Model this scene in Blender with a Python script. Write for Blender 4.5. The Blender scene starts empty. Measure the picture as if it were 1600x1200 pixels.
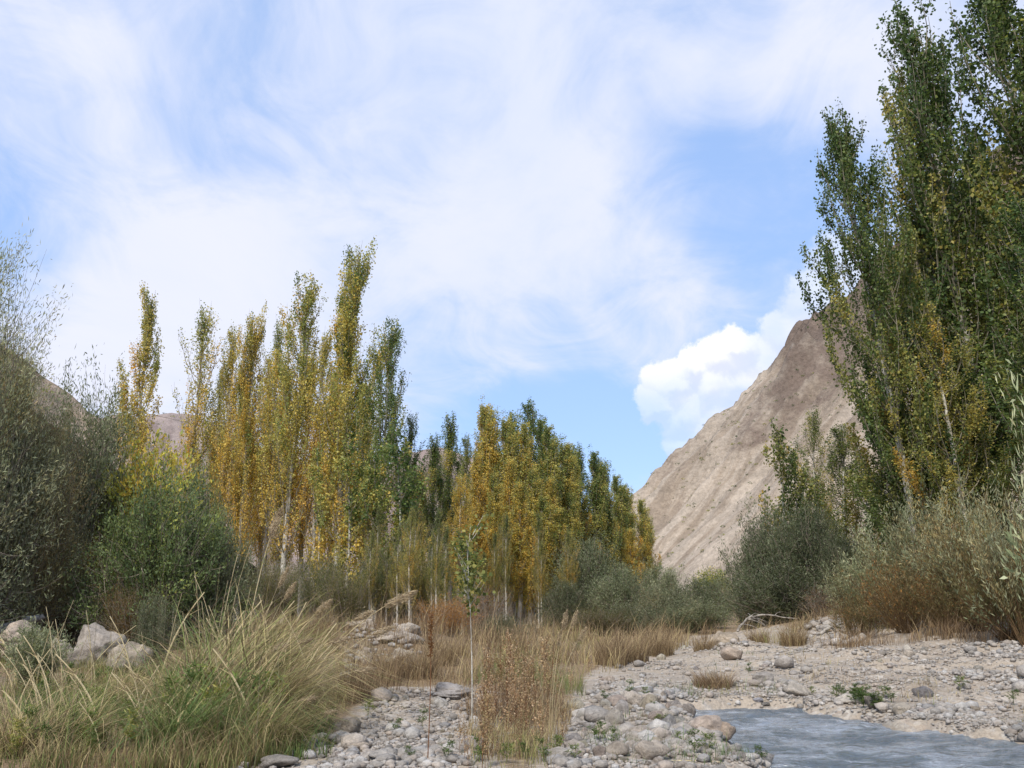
import bpy, bmesh, math, random
import numpy as np
from mathutils import Vector, noise as mnoise

SC = bpy.context.scene
COL = SC.collection
R = math.radians

# ------------------------------------------------------------------ camera
F_PX, HORIZON, CAM_Z = 1500.0, 935.0, 1.6          # focal length and horizon in photo pixels (1600x1200)
PITCH = math.atan((HORIZON - 600) / F_PX)
cd = bpy.data.cameras.new('camera')
cd.sensor_width = 36.0
cd.lens = F_PX / 1600 * 36.0
cd.clip_start, cd.clip_end = 0.1, 6000
cam = bpy.data.objects.new('camera', cd)
cam.location = (0, 0, CAM_Z)
cam.rotation_euler = (math.pi / 2 + PITCH, 0, 0)
COL.objects.link(cam)
SC.camera = cam
SC.render.resolution_x, SC.render.resolution_y = 1024, 768


def ray(px, py):
    """direction from the camera through a pixel of the 1600x1200 photograph"""
    x, y = (px - 800) / F_PX, (600 - py) / F_PX
    c, s = math.cos(PITCH), math.sin(PITCH)
    return np.stack(np.broadcast_arrays(x, c - y * s, s + y * c), -1)


def at(px, py, depth):
    """point seen at a pixel whose distance along +Y is depth"""
    d = ray(px, py)
    return np.array([d[..., 0] / d[..., 1] * depth, depth, CAM_Z + d[..., 2] / d[..., 1] * depth])


# ------------------------------------------------------------------ light
SUN_EL, SUN_AZ = R(50), R(-158)                       # azimuth measured from +Y (view) towards +X
sd_ = Vector((math.sin(SUN_AZ) * math.cos(SUN_EL), math.cos(SUN_AZ) * math.cos(SUN_EL), math.sin(SUN_EL)))
sl = bpy.data.lights.new('sun', 'SUN')
sl.energy, sl.angle, sl.color = 3.0, R(8), (1.0, 0.94, 0.85)
so = bpy.data.objects.new('sun', sl)
so.rotation_euler = (-sd_).to_track_quat('-Z', 'Y').to_euler()
COL.objects.link(so)
SC.view_settings.view_transform = 'Standard'
SC.view_settings.look = 'None'
SC.view_settings.exposure = 0.5
SC.view_settings.gamma = 1.0
SC.view_settings.use_curve_mapping = False
SC.render.engine = 'CYCLES'
SC.cycles.max_bounces = 8
SC.cycles.diffuse_bounces = 6
SC.cycles.glossy_bounces = 2
SC.cycles.transmission_bounces = 6
SC.cycles.transparent_max_bounces = 4
SC.cycles.use_denoising = True
SC.cycles.use_adaptive_sampling = True


class NT:
    """small helper round a node tree"""
    def __init__(self, tree):
        self.t = tree
        tree.nodes.clear()

    def n(self, kind, **kw):
        nd = self.t.nodes.new(kind)
        for k, v in kw.items():
            setattr(nd, k, v)
        return nd

    def put(self, sock, v):
        if isinstance(v, bpy.types.NodeSocket):
            self.t.links.new(v, sock)
        elif v is not None:
            if hasattr(sock.default_value, '__len__') and not hasattr(v, '__len__'):
                v = (v,) * len(sock.default_value)
            if hasattr(sock.default_value, '__len__') and len(sock.default_value) == 4 and len(v) == 3:
                v = (*v, 1)
            sock.default_value = v

    def m(self, op, a, b=None, c=None, clamp=False):
        nd = self.n('ShaderNodeMath', operation=op, use_clamp=clamp)
        for i, v in enumerate((a, b, c)):
            if v is not None:
                self.put(nd.inputs[i], v)
        return nd.outputs[0]

    def v(self, op, a, b=None, out=0):
        nd = self.n('ShaderNodeVectorMath', operation=op)
        self.put(nd.inputs[0], a)
        if b is not None:
            self.put(nd.inputs['Scale'] if op == 'SCALE' else nd.inputs[1], b)
        return nd.outputs[out]

    def mix(self, f, a, b, blend='MIX'):
        nd = self.n('ShaderNodeMix', data_type='RGBA', blend_type=blend)
        self.put(nd.inputs[0], f)
        self.put(nd.inputs[6], a)
        self.put(nd.inputs[7], b)
        return nd.outputs[2]

    def noise(self, vec, scale, detail=4, rough=.55, dist=0.0, out=0):
        nd = self.n('ShaderNodeTexNoise')
        self.put(nd.inputs['Vector'], vec)
        nd.inputs['Scale'].default_value = scale
        nd.inputs['Detail'].default_value = detail
        nd.inputs['Roughness'].default_value = rough
        nd.inputs['Distortion'].default_value = dist
        return nd.outputs[out]

    def smooth(self, v, a, b, lo=0.0, hi=1.0):
        nd = self.n('ShaderNodeMapRange', interpolation_type='SMOOTHSTEP')
        self.put(nd.inputs[0], v)
        for i, k in enumerate((a, b, lo, hi)):
            self.put(nd.inputs[i + 1], k)
        return nd.outputs[0]

    def ramp(self, f, stops):
        nd = self.n('ShaderNodeValToRGB')
        self.put(nd.inputs[0], f)
        el = nd.color_ramp.elements
        while len(el) < len(stops):
            el.new(0.5)
        for e, (p, c) in zip(el, stops):
            e.position = p
            e.color = (*c, 1)
        return nd.outputs[0]


# ------------------------------------------------------------------ sky
world = bpy.data.worlds.new('World')
SC.world = world
world.use_nodes = True
W = NT(world.node_tree)
tc = W.n('ShaderNodeTexCoord')
dirv = tc.outputs['Generated']
sky = W.n('ShaderNodeTexSky', sky_type='NISHITA', sun_disc=False)
sky.sun_elevation, sky.sun_rotation = SUN_EL, SUN_AZ
sky.altitude = 1500
sky.air_density, sky.dust_density, sky.ozone_density = 1.0, 0.6, 1.0
blue = W.mix(1.0, sky.outputs[0], (1.62, 1.62, 1.72), 'MULTIPLY')
blue = W.mix(.75, blue, (2.9, 4.35, 7.3))                        # thin veil of high haze over the blue
sep = W.n('ShaderNodeSeparateXYZ')
W.put(sep.inputs[0], dirv)
zc = W.m('ADD', W.m('MAXIMUM', sep.outputs[2], 0.0), 0.22)
comb = W.n('ShaderNodeCombineXYZ')
W.put(comb.inputs[0], W.m('DIVIDE', sep.outputs[0], zc))
W.put(comb.inputs[1], W.m('DIVIDE', sep.outputs[1], zc))
mp = W.n('ShaderNodeMapping')
W.put(mp.inputs[0], comb.outputs[0])
mp.inputs['Rotation'].default_value = (0, 0, R(28))
mp.inputs['Scale'].default_value = (1.0, 0.72, 1)
warp = W.v('SCALE', W.v('SUBTRACT', W.noise(dirv, 2.6, 3, out=1), (.5, .5, .5)), 0.20)
dw = W.v('ADD', dirv, warp)
n1 = W.noise(mp.outputs[0], 1.25, 7, .58, 0.7)
n2 = W.noise(mp.outputs[0], 4.6, 6, .62, 0.9)
acc = W.m('ADD', W.m('MULTIPLY', W.m('SUBTRACT', n1, .5), 1.75), W.m('MULTIPLY', W.m('SUBTRACT', n2, .5), 1.15))
acc = W.m('ADD', acc, 0.50)
# where banks of thin cloud and clear gaps lie (direction, width, amount)
for px, py, rad, amt in ((700, 120, .34, .38), (900, 330, .26, .22), (330, 470, .26, .40), (620, 470, .18, .22), (860, 480, .20, .18),
                         (1350, 60, .22, .20), (60, 170, .20, .14), (120, 520, .16, .20), (1210, 100, .2, .15),
                         (380, 30, .12, -.30), (390, 235, .13, -.26), (20, 330, .16, -.34), (1180, 330, .17, -.46), (1090, 250, .12, -.18),
                         (900, 640, .20, -.34), (760, 590, .12, -.18), (640, 330, .10, -.10), (1300, 220, .14, -.25), (980, 700, .12, -.34),
                         (250, 240, .10, -.18), (60, 440, .10, -.22), (700, 640, .12, -.14)):
    d = ray(px, py)
    d = tuple(d / np.linalg.norm(d))
    dist = W.v('DISTANCE', dw, d, out=1)
    acc = W.m('ADD', acc, W.smooth(dist, rad, 0.0, 0.0, amt))
cir = W.smooth(acc, 0.10, 1.02)
thin = W.mix(W.smooth(n1, .35, .7), (5.7, 6.1, 7.3), (6.5, 6.6, 7.5))
skyc = W.mix(W.m('MULTIPLY', cir, 0.93), blue, thin)
# the heaped cloud beside the steep hill
cwarp = W.v('SCALE', W.v('SUBTRACT', W.noise(dirv, 17, 7, .62, out=1), (.5, .5, .5)), 0.070)
cdir = W.v('ADD', dirv, cwarp)
sunv = tuple(0.012 * k for k in (-.1, -.1, 1.1))


def heap(vec):
    out = None
    for px, py, r in ((1130, 555, .036), (1155, 545, .030), (1085, 575, .034), (1045, 595, .030), (1020, 625, .022), (1110, 610, .042),
                      (1060, 640, .033), (1160, 600, .035), (1110, 660, .036), (1200, 570, .03), (1240, 520, .036), (1280, 470, .045), (1330, 440, .06),
                      (1070, 690, .03), (1210, 640, .05)):
        d = ray(px, py)
        d = tuple(d / np.linalg.norm(d))
        k = W.m('SUBTRACT', 1.0, W.m('DIVIDE', W.v('DISTANCE', vec, d, out=1), r))
        out = k if out is None else W.m('SMOOTH_MAX', out, k, 0.12)
    return out


h0 = heap(cdir)
h1 = heap(W.v('ADD', cdir, sunv))
edge = W.smooth(h0, 0.02, 0.27)
lit = W.smooth(W.m('SUBTRACT', h0, h1), -0.26, 0.30)
fine = W.noise(dirv, 40, 5)
lit = W.m('ADD', lit, W.m('MULTIPLY', W.m('SUBTRACT', fine, .5), .5), clamp=True)
cumc = W.mix(lit, (5.9, 6.1, 7.2), (8.0, 7.9, 8.0))
low = W.smooth(sep.outputs[2], .185, .255)                       # the base of the heap thins into the haze
edge = W.m('MULTIPLY', edge, W.m('ADD', .35, W.m('MULTIPLY', low, .65)))
far_side = W.smooth(sep.outputs[0], .205, .270, 1.0, .45)
edge = W.m('MULTIPLY', edge, far_side)
skyc = W.mix(edge, skyc, cumc)
bg = W.n('ShaderNodeBackground')
W.put(bg.inputs[0], skyc)
bg.inputs[1].default_value = 0.1
wo = W.n('ShaderNodeOutputWorld')
W.put(wo.inputs[0], bg.outputs[0])
world.cycles.sampling_method = 'MANUAL'
world.cycles.sample_map_resolution = 512

# ------------------------------------------------------------------ noise and terrain
_rg = np.random.default_rng(11)
_perm = np.tile(_rg.permutation(512), 3)
_val = _rg.random(512)


def vnoise(x, y):
    xi, yi = np.floor(x).astype(int), np.floor(y).astype(int)
    fx, fy = x - xi, y - yi
    fx, fy = fx * fx * fx * (fx * (fx * 6 - 15) + 10), fy * fy * fy * (fy * (fy * 6 - 15) + 10)
    h = lambda a, b: _val[_perm[(_perm[a & 511] + b) & 511]]
    a = h(xi, yi) * (1 - fx) + h(xi + 1, yi) * fx
    b = h(xi, yi + 1) * (1 - fx) + h(xi + 1, yi + 1) * fx
    return a * (1 - fy) + b * fy - .5


def fbm(x, y, octs=5, gain=.5):
    s, a = 0, 1.0
    for i in range(octs):
        s = s + a * vnoise(x * 2 ** i + 17.3 * i, y * 2 ** i - 9.1 * i)
        a *= gain
    return s


def sst(a, b, x):
    t = np.clip((x - a) / (b - a), 0, 1)
    return t * t * (3 - 2 * t)


WATER_Z = -0.12


def flat(px, py, z=WATER_Z):
    d = ray(px, py)
    k = (z - CAM_Z) / d[2]
    return (d[0] * k, d[1] * k)


STREAM = [flat(*p) for p in ((1074, 1113), (1150, 1110), (1240, 1112), (1310, 1122), (1400, 1140), (1490, 1156), (1600, 1166), (1900, 1180),
                             (2300, 1420), (1240, 1330), (1225, 1215), (1195, 1188), (1140, 1160), (1088, 1126))]


def poly_sd(x, y, poly):
    """signed distance to a polygon, negative inside"""
    d = np.full(np.shape(x), 1e9)
    ins = np.zeros(np.shape(x), bool)
    for (ax, ay), (bx, by) in zip(poly, poly[1:] + poly[:1]):
        ex, ey = bx - ax, by - ay
        t = np.clip(((x - ax) * ex + (y - ay) * ey) / (ex * ex + ey * ey), 0, 1)
        d = np.minimum(d, np.hypot(x - ax - t * ex, y - ay - t * ey))
        c = (ay > y) != (by > y)
        ins ^= c & (x < (bx - ax) * (y - ay) / (by - ay + 1e-12) + ax)
    return np.where(ins, -d, d)


def line_d(x, y, pts):
    d = np.full(np.shape(x), 1e9)
    for (ax, ay), (bx, by) in zip(pts, pts[1:]):
        ex, ey = bx - ax, by - ay
        t = np.clip(((x - ax) * ex + (y - ay) * ey) / (ex * ex + ey * ey), 0, 1)
        d = np.minimum(d, np.hypot(x - ax - t * ex, y - ay - t * ey))
    return d


def water_sd(x, y):
    return poly_sd(x, y, STREAM)


def bump(x, y, cx, cy, rx, ry, h):
    return h * np.exp(-(((x - cx) / rx) ** 2 + ((y - cy) / ry) ** 2))


def ground_z(x, y):
    x, y = np.asarray(x, float), np.asarray(y, float)
    z = 0.03 + fbm(x * .16, y * .16, 3) * .22 + fbm(x * .9, y * .9, 3) * .075
    z = z + sst(18, 34, y) * .25 * sst(2, -4, x)
    z = z + bump(x, y, -3.3, 24.5, 2.4, 2.6, .72) + bump(x, y, -1.6, 15.2, 1.3, 1.2, .16)      # earth bank, heap of cobbles
    z = z + bump(x, y, 12.0, 23.5, 6.0, 3.2, .62) + bump(x, y, 22, 23.5, 9.0, 4.2, .68)          # crest of the far bank
    z = z + bump(x, y, 11.5, 33, 5.0, 5.0, .7) + bump(x, y, 20, 34, 8, 7, 1.0)
    z = z + bump(x, y, 8.2, 29.5, 2.2, 1.5, .28) + sst(3, 6, x) * sst(13, 17, y) * sst(40, 30, y) * (np.abs(fbm(x * .5 + 3, y * .7, 4)) * .42 - .05)
    z = z + bump(x, y, -14, 24, 6.0, 5, .25)
    w = water_sd(x, y)
    s = sst(.55, -.35, w + fbm(x * 1.6, y * 1.6, 3) * .5)
    return z * (1 - s) * sst(-.3, 2.5, w) + s * -.40 + .02 * (1 - s)


def ground_hit(px, py):
    """march pixel rays to the terrain (vectorised)"""
    d = ray(np.asarray(px, float), np.asarray(py, float))
    t = np.full(d.shape[:-1], 6.0)
    step = 6.0 * np.ones_like(t)
    for k in range(90):
        p = d * t[..., None]
        dz = CAM_Z + p[..., 2] - ground_z(p[..., 0], p[..., 1])
        slope = np.maximum(-d[..., 2], .012)
        t = np.minimum(t + np.maximum(dz, 0) / slope * .35 + .002, 130)
    p = d * t[..., None]
    return np.stack([p[..., 0], p[..., 1], ground_z(p[..., 0], p[..., 1])], -1)


# ------------------------------------------------------------------ mesh helpers
def mesh_from(name, V, faces, mat, tint=None, smooth=False):
    """V (n,3); faces: list of integer arrays (m,3) or (m,4)"""
    V = np.asarray(V, np.float32)
    faces = [np.asarray(f, np.int32) for f in (faces if isinstance(faces, list) else [faces]) if len(f)]
    loops = np.concatenate([f.ravel() for f in faces])
    sizes = np.concatenate([np.full(len(f), f.shape[1], np.int32) for f in faces])
    me = bpy.data.meshes.new(name)
    me.vertices.add(len(V))
    me.vertices.foreach_set('co', V.ravel())
    me.loops.add(len(loops))
    me.loops.foreach_set('vertex_index', loops)
    me.polygons.add(len(sizes))
    starts = np.concatenate([[0], np.cumsum(sizes)[:-1]]).astype(np.int32)
    me.polygons.foreach_set('loop_start', starts)
    me.polygons.foreach_set('loop_total', sizes)
    if smooth:
        me.polygons.foreach_set('use_smooth', np.ones(len(sizes), bool))
    if tint is not None:
        at_ = me.attributes.new('tint', 'FLOAT_COLOR', 'POINT')
        c = np.ones((len(V), 4), np.float32)
        c[:, :3] = tint
        at_.data.foreach_set('color', c.ravel())
    me.materials.append(mat)
    me.update(calc_edges=True)
    return me


class Soup:
    """collects pieces of ONE mesh"""
    def __init__(self):
        self.V, self.Q, self.T, self.C, self.n = [], [], [], [], 0

    def add(self, V, quads=None, tris=None, C=None):
        V = np.asarray(V, float).reshape(-1, 3)
        self.V.append(V)
        if quads is not None and len(quads):
            self.Q.append(np.asarray(quads) + self.n)
        if tris is not None and len(tris):
            self.T.append(np.asarray(tris) + self.n)
        self.C.append(np.broadcast_to(np.asarray((.5, .5, .5) if C is None else C, float), (len(V), 3)))
        self.n += len(V)

    def mesh(self, name, mat, smooth=False):
        fs = []
        if self.Q:
            fs.append(np.concatenate(self.Q))
        if self.T:
            fs.append(np.concatenate(self.T))
        return mesh_from(name, np.concatenate(self.V), fs, mat, np.concatenate(self.C), smooth)


def unit(a):
    return a / np.maximum(np.linalg.norm(a, axis=-1, keepdims=True), 1e-9)


def add_tube(s, P, rad, sides=6, C=None):
    P = np.asarray(P, float)
    rad = np.broadcast_to(np.asarray(rad, float), (len(P),))
    T = unit(np.gradient(P, axis=0))
    up = np.array([0, 0, 1.]) if abs(T[:, 2]).mean() < .8 else np.array([1., 0, 0])
    A = unit(np.cross(T, up))
    B = np.cross(T, A)
    a = np.arange(sides) / sides * 2 * np.pi
    V = P[:, None] + rad[:, None, None] * (np.cos(a)[None, :, None] * A[:, None] + np.sin(a)[None, :, None] * B[:, None])
    i, j = np.meshgrid(np.arange(len(P) - 1), np.arange(sides), indexing='ij')
    k = (j + 1) % sides
    q = np.stack([i * sides + j, i * sides + k, (i + 1) * sides + k, (i + 1) * sides + j], -1).reshape(-1, 4)
    s.add(V.reshape(-1, 3), q, C=C)


def add_leaves(s, P, axis, size, aspect, rng, C):
    """kite leaves at P pointing along axis"""
    n = len(P)
    axis = unit(axis)
    side = unit(np.cross(axis, rng.normal(size=(n, 3))))
    size = np.broadcast_to(size, (n,))[:, None]
    nor = np.cross(axis, side)
    mid = P + axis * size * .45
    V = np.stack([P, mid + side * size * aspect / 2 + nor * size * .08, P + axis * size, mid - side * size * aspect / 2 + nor * size * .08], 1).reshape(-1, 3)
    q = np.arange(n * 4).reshape(n, 4)
    s.add(V, q, C=np.repeat(C, 4, 0))


def add_blades(s, root, h, az, bend, width, rng, green, segs=3):
    n = len(root)
    ts = np.linspace(0, 1, segs + 1)
    dx = np.stack([np.cos(az), np.sin(az), np.zeros(n)], -1)
    fa = az + np.pi / 2 + rng.normal(size=n) * .9
    sd = np.stack([np.cos(fa), np.sin(fa), np.zeros(n)], -1)
    V, C = [], []
    r1 = rng.random(n)
    for k, t in enumerate(ts):
        c = root + dx * (h * bend * t ** 1.8)[:, None]
        c[:, 2] += h * t * np.sqrt(np.clip(1 - (bend * .8 * t) ** 2, .05, 1))
        w = (width * (1 - t) ** .7 if k < segs else 0 * width)[:, None] * .5
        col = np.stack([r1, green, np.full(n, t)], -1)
        if k < segs:
            V += [c - sd * w, c + sd * w]
            C += [col, col]
        else:
            V += [c]
            C += [col]
    m = len(V)
    V, C = np.stack(V, 1).reshape(-1, 3), np.stack(C, 1).reshape(-1, 3)
    b = np.arange(n)[:, None] * m
    q = [np.concatenate([b + 2 * k, b + 2 * k + 1, b + 2 * k + 3, b + 2 * k + 2], 1) for k in range(segs - 1)]
    t = np.concatenate([b + 2 * segs - 2, b + 2 * segs - 1, b + 2 * segs], 1)
    s.add(V, np.concatenate(q), t, C)


def link(name, me, parent=None, loc=None, rot=None, scale=None):
    o = bpy.data.objects.new(name, me)
    COL.objects.link(o)
    o.parent = parent
    if loc is not None:
        o.location = [float(v) for v in loc]
    if rot is not None:
        o.rotation_euler = rot
    if scale is not None:
        o.scale = scale
    return o


def tag(o, label=None, cat=None, group=None, kind=None):
    for k, v in (('label', label), ('category', cat), ('group', group), ('kind', kind)):
        if v:
            o[k] = v
    return o


def thing(name, label, cat, loc, rz=0.0, scale=(1, 1, 1), group=None):
    return tag(link(name, None, None, loc, (0, 0, rz), scale), label, cat, group)


# ------------------------------------------------------------------ materials
def material(name):
    m = bpy.data.materials.new(name)
    m.use_nodes = True
    return m, NT(m.node_tree)


def finish(k, shader, disp=None):
    o = k.n('ShaderNodeOutputMaterial')
    k.put(o.inputs[0], shader)


def principled(k, col, rough=.8, normal=None, spec=.3):
    p = k.n('ShaderNodeBsdfPrincipled')
    k.put(p.inputs['Base Color'], col)
    k.put(p.inputs['Roughness'], rough)
    k.put(p.inputs['Specular IOR Level'], spec)
    if normal is not None:
        k.put(p.inputs['Normal'], normal)
    return p.outputs[0]


def bumpn(k, h, strength=.5, dist=.05):
    b = k.n('ShaderNodeBump')
    b.inputs['Strength'].default_value = strength
    b.inputs['Distance'].default_value = dist
    k.put(b.inputs['Height'], h)
    return b.outputs[0]


def leaf_mat(name, stops, trans=.32, rough=.55, val=(.62, 1.35)):
    """leaf colour from how far each spray has turned (tint.g) plus the tree's own season (object colour)"""
    m, k = material(name)
    a = k.n('ShaderNodeAttribute', attribute_name='tint')
    s = k.n('ShaderNodeSeparateColor')
    k.put(s.inputs[0], a.outputs['Color'])
    oi = k.n('ShaderNodeObjectInfo')
    so_ = k.n('ShaderNodeSeparateColor')
    k.put(so_.inputs[0], oi.outputs['Color'])
    f = k.m('ADD', s.outputs[1], k.m('SUBTRACT', so_.outputs[0], .5), clamp=True)
    f = k.m('ADD', f, k.m('MULTIPLY', k.m('SUBTRACT', s.outputs[0], .5), .20), clamp=True)
    c = k.ramp(f, stops)
    v = k.m('MULTIPLY', k.smooth(s.outputs[2], 0, 1, *val), k.m('MULTIPLY', so_.outputs[1], 1.0))
    c = k.mix(1.0, c, v, 'MULTIPLY')
    p = principled(k, c, rough, spec=.35)
    t = k.n('ShaderNodeBsdfTranslucent')
    k.put(t.inputs[0], k.mix(1.0, c, (1.15, 1.1, .8), 'MULTIPLY'))
    mx = k.n('ShaderNodeMixShader')
    mx.inputs[0].default_value = trans
    k.put(mx.inputs[1], p)
    k.put(mx.inputs[2], t.outputs[0])
    finish(k, mx.outputs[0])
    return m


POPLAR = leaf_mat('poplar_leaf', [(0, (.072, .118, .040)), (.22, (.125, .172, .050)), (.40, (.25, .265, .080)), (.56, (.40, .36, .105)),
                                  (.78, (.52, .390, .095)), (1, (.51, .32, .070))], .50)
GREY = leaf_mat('silver_leaf', [(0, (.125, .150, .078)), (.35, (.24, .27, .150)), (.6, (.37, .38, .24)), (.8, (.38, .33, .16)), (1, (.34, .23, .10))], .42)
DARK = leaf_mat('bush_leaf', [(0, (.070, .105, .042)), (.4, (.155, .205, .080)), (.6, (.27, .31, .085)), (.8, (.50, .47, .08)), (1, (.55, .37, .06))], .42)
FEATHER = leaf_mat('feathery_leaf', [(0, (.075, .105, .038)), (.4, (.20, .18, .07)), (.65, (.28, .20, .095)), (.85, (.46, .23, .06)), (1, (.28, .13, .05))], .38)
HERB = leaf_mat('herb_leaf', [(0, (.055, .10, .025)), (.5, (.14, .20, .05)), (.8, (.26, .26, .06)), (1, (.34, .28, .07))], .35)


def grass_mat(name, stops):
    m, k = material(name)
    a = k.n('ShaderNodeAttribute', attribute_name='tint')
    s = k.n('ShaderNodeSeparateColor')
    k.put(s.inputs[0], a.outputs['Color'])
    f = k.m('ADD', s.outputs[1], k.m('MULTIPLY', k.m('SUBTRACT', s.outputs[0], .5), .45), clamp=True)
    c = k.ramp(f, stops)
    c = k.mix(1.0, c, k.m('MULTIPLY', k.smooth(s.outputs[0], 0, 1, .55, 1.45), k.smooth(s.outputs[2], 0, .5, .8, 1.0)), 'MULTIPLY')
    p = principled(k, c, .6, spec=.3)
    t = k.n('ShaderNodeBsdfTranslucent')
    k.put(t.inputs[0], c)
    mx = k.n('ShaderNodeMixShader')
    mx.inputs[0].default_value = .3
    k.put(mx.inputs[1], p)
    k.put(mx.inputs[2], t.outputs[0])
    finish(k, mx.outputs[0])
    return m


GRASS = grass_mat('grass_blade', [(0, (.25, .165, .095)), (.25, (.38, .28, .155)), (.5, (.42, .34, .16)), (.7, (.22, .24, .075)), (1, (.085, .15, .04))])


def bark_mat(name, a, b, scale=6, stretch=.25):
    m, k = material(name)
    t = k.n('ShaderNodeTexCoord')
    mp_ = k.n('ShaderNodeMapping')
    mp_.inputs['Scale'].default_value = (1, 1, stretch)
    k.put(mp_.inputs[0], t.outputs['Object'])
    n = k.noise(mp_.outputs[0], scale, 6, .65)
    n2_ = k.noise(t.outputs['Object'], scale * 5, 4, .6)
    c = k.mix(k.smooth(k.m('ADD', n, k.m('MULTIPLY', k.m('SUBTRACT', n2_, .5), .5)), .36, .62), a, b)
    finish(k, principled(k, c, .85, bumpn(k, n2_, .5, .02), .2))
    return m


PALE_BARK = bark_mat('poplar_bark', (.30, .27, .22), (.62, .59, .52), 5)
TWIG_BARK = bark_mat('poplar_twig', (.17, .15, .10), (.34, .30, .22), 6)
BROWN_BARK = bark_mat('shrub_bark', (.19, .155, .12), (.36, .30, .24), 8)
RED_BARK = bark_mat('willow_rod', (.10, .060, .032), (.21, .135, .065), 8)
GREY_WOOD = bark_mat('driftwood', (.13, .115, .10), (.40, .36, .31), 7, .12)
RUST_WOOD = bark_mat('stripped_wood', (.30, .13, .07), (.42, .22, .14), 9)
STRAW = bark_mat('straw', (.40, .31, .17), (.56, .47, .28), 10)
STALK = bark_mat('stalk', (.13, .055, .025), (.24, .12, .055), 14)
GREEN_STEM = bark_mat('green_stem', (.12, .15, .045), (.24, .24, .08), 10)


def stone_mat():
    m, k = material('stone')
    t = k.n('ShaderNodeTexCoord')
    oi = k.n('ShaderNodeObjectInfo')
    vec = k.v('ADD', t.outputs['Object'], k.v('SCALE', oi.outputs['Location'], 3.7))
    n = k.noise(vec, 3.2, 8, .65)
    f = k.noise(vec, 26, 5, .7)
    a = k.n('ShaderNodeAttribute', attribute_name='tint')
    s = k.n('ShaderNodeSeparateColor')
    k.put(s.inputs[0], a.outputs['Color'])
    r = k.m('FRACT', k.m('ADD', s.outputs[0], k.m('MULTIPLY', oi.outputs['Random'], 7.13)))
    base = k.ramp(r, [(0, (.36, .33, .295)), (.3, (.46, .415, .36)), (.5, (.41, .345, .285)), (.7, (.54, .51, .465)), (.85, (.33, .315, .30)), (1, (.48, .415, .345))])
    c = k.mix(1.0, base, k.smooth(n, .3, .75, .58, 1.25), 'MULTIPLY')
    c = k.mix(1.0, c, k.smooth(f, .3, .7, .82, 1.14), 'MULTIPLY')
    c = k.mix(k.smooth(n, .60, .70, 0, .45), c, (.24, .17, .12))
    c = k.mix(1.0, c, oi.outputs['Color'], 'MULTIPLY')
    h = k.m('ADD', n, k.m('MULTIPLY', f, .3))
    finish(k, principled(k, c, .88, bumpn(k, h, 1.0, .09), .2))
    return m


STONE = stone_mat()


def ground_mat():
    m, k = material('river_ground')
    t = k.n('ShaderNodeTexCoord')
    o = t.outputs['Object']
    a = k.n('ShaderNodeAttribute', attribute_name='tint')
    s = k.n('ShaderNodeSeparateColor')
    k.put(s.inputs[0], a.outputs['Color'])
    big = k.noise(o, .45, 6, .6)
    mid = k.noise(o, 3.5, 6, .65)
    fin = k.noise(o, 22, 5, .7)
    vo = k.n('ShaderNodeTexVoronoi')
    k.put(vo.inputs['Vector'], o)
    vo.inputs['Scale'].default_value = 13
    vs = k.n('ShaderNodeSeparateColor')
    k.put(vs.inputs[0], vo.outputs['Color'])
    peb = k.ramp(vs.outputs[0], [(0, (.27, .235, .195)), (.35, (.41, .36, .30)), (.6, (.35, .285, .225)), (.8, (.50, .46, .40)), (1, (.26, .235, .21))])
    sand = k.mix(mid, (.31, .25, .185), (.48, .41, .325))
    grav = k.mix(k.smooth(k.m('ADD', mid, k.m('MULTIPLY', k.m('SUBTRACT', big, .5), .8)), .36, .6), sand, peb)
    soil = k.mix(k.smooth(mid, .3, .7), (.115, .075, .045), (.24, .17, .105))
    soil = k.mix(k.smooth(big, .5, .7, 0, .6), soil, (.085, .085, .035))
    litter = k.mix(k.smooth(fin, .40, .62), soil, (.30, .22, .13))
    c = k.mix(k.smooth(k.m('ADD', s.outputs[0], k.m('MULTIPLY', k.m('SUBTRACT', mid, .5), .6)), .35, .65), litter, grav)
    c = k.mix(k.smooth(s.outputs[1], .2, .9, 0, .55), c, (.20, .18, .14))
    c = k.mix(1.0, c, k.smooth(fin, .25, .75, .78, 1.2), 'MULTIPLY')
    c = k.mix(k.smooth(big, .48, .66, 0, .55), c, (.25, .195, .14))
    h = k.m('ADD', k.m('MULTIPLY', k.m('SUBTRACT', 1.0, vo.outputs['Distance']), .7), fin)
    finish(k, principled(k, c, .92, bumpn(k, h, .7, .05), .15))
    return m


GROUND = ground_mat()


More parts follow.
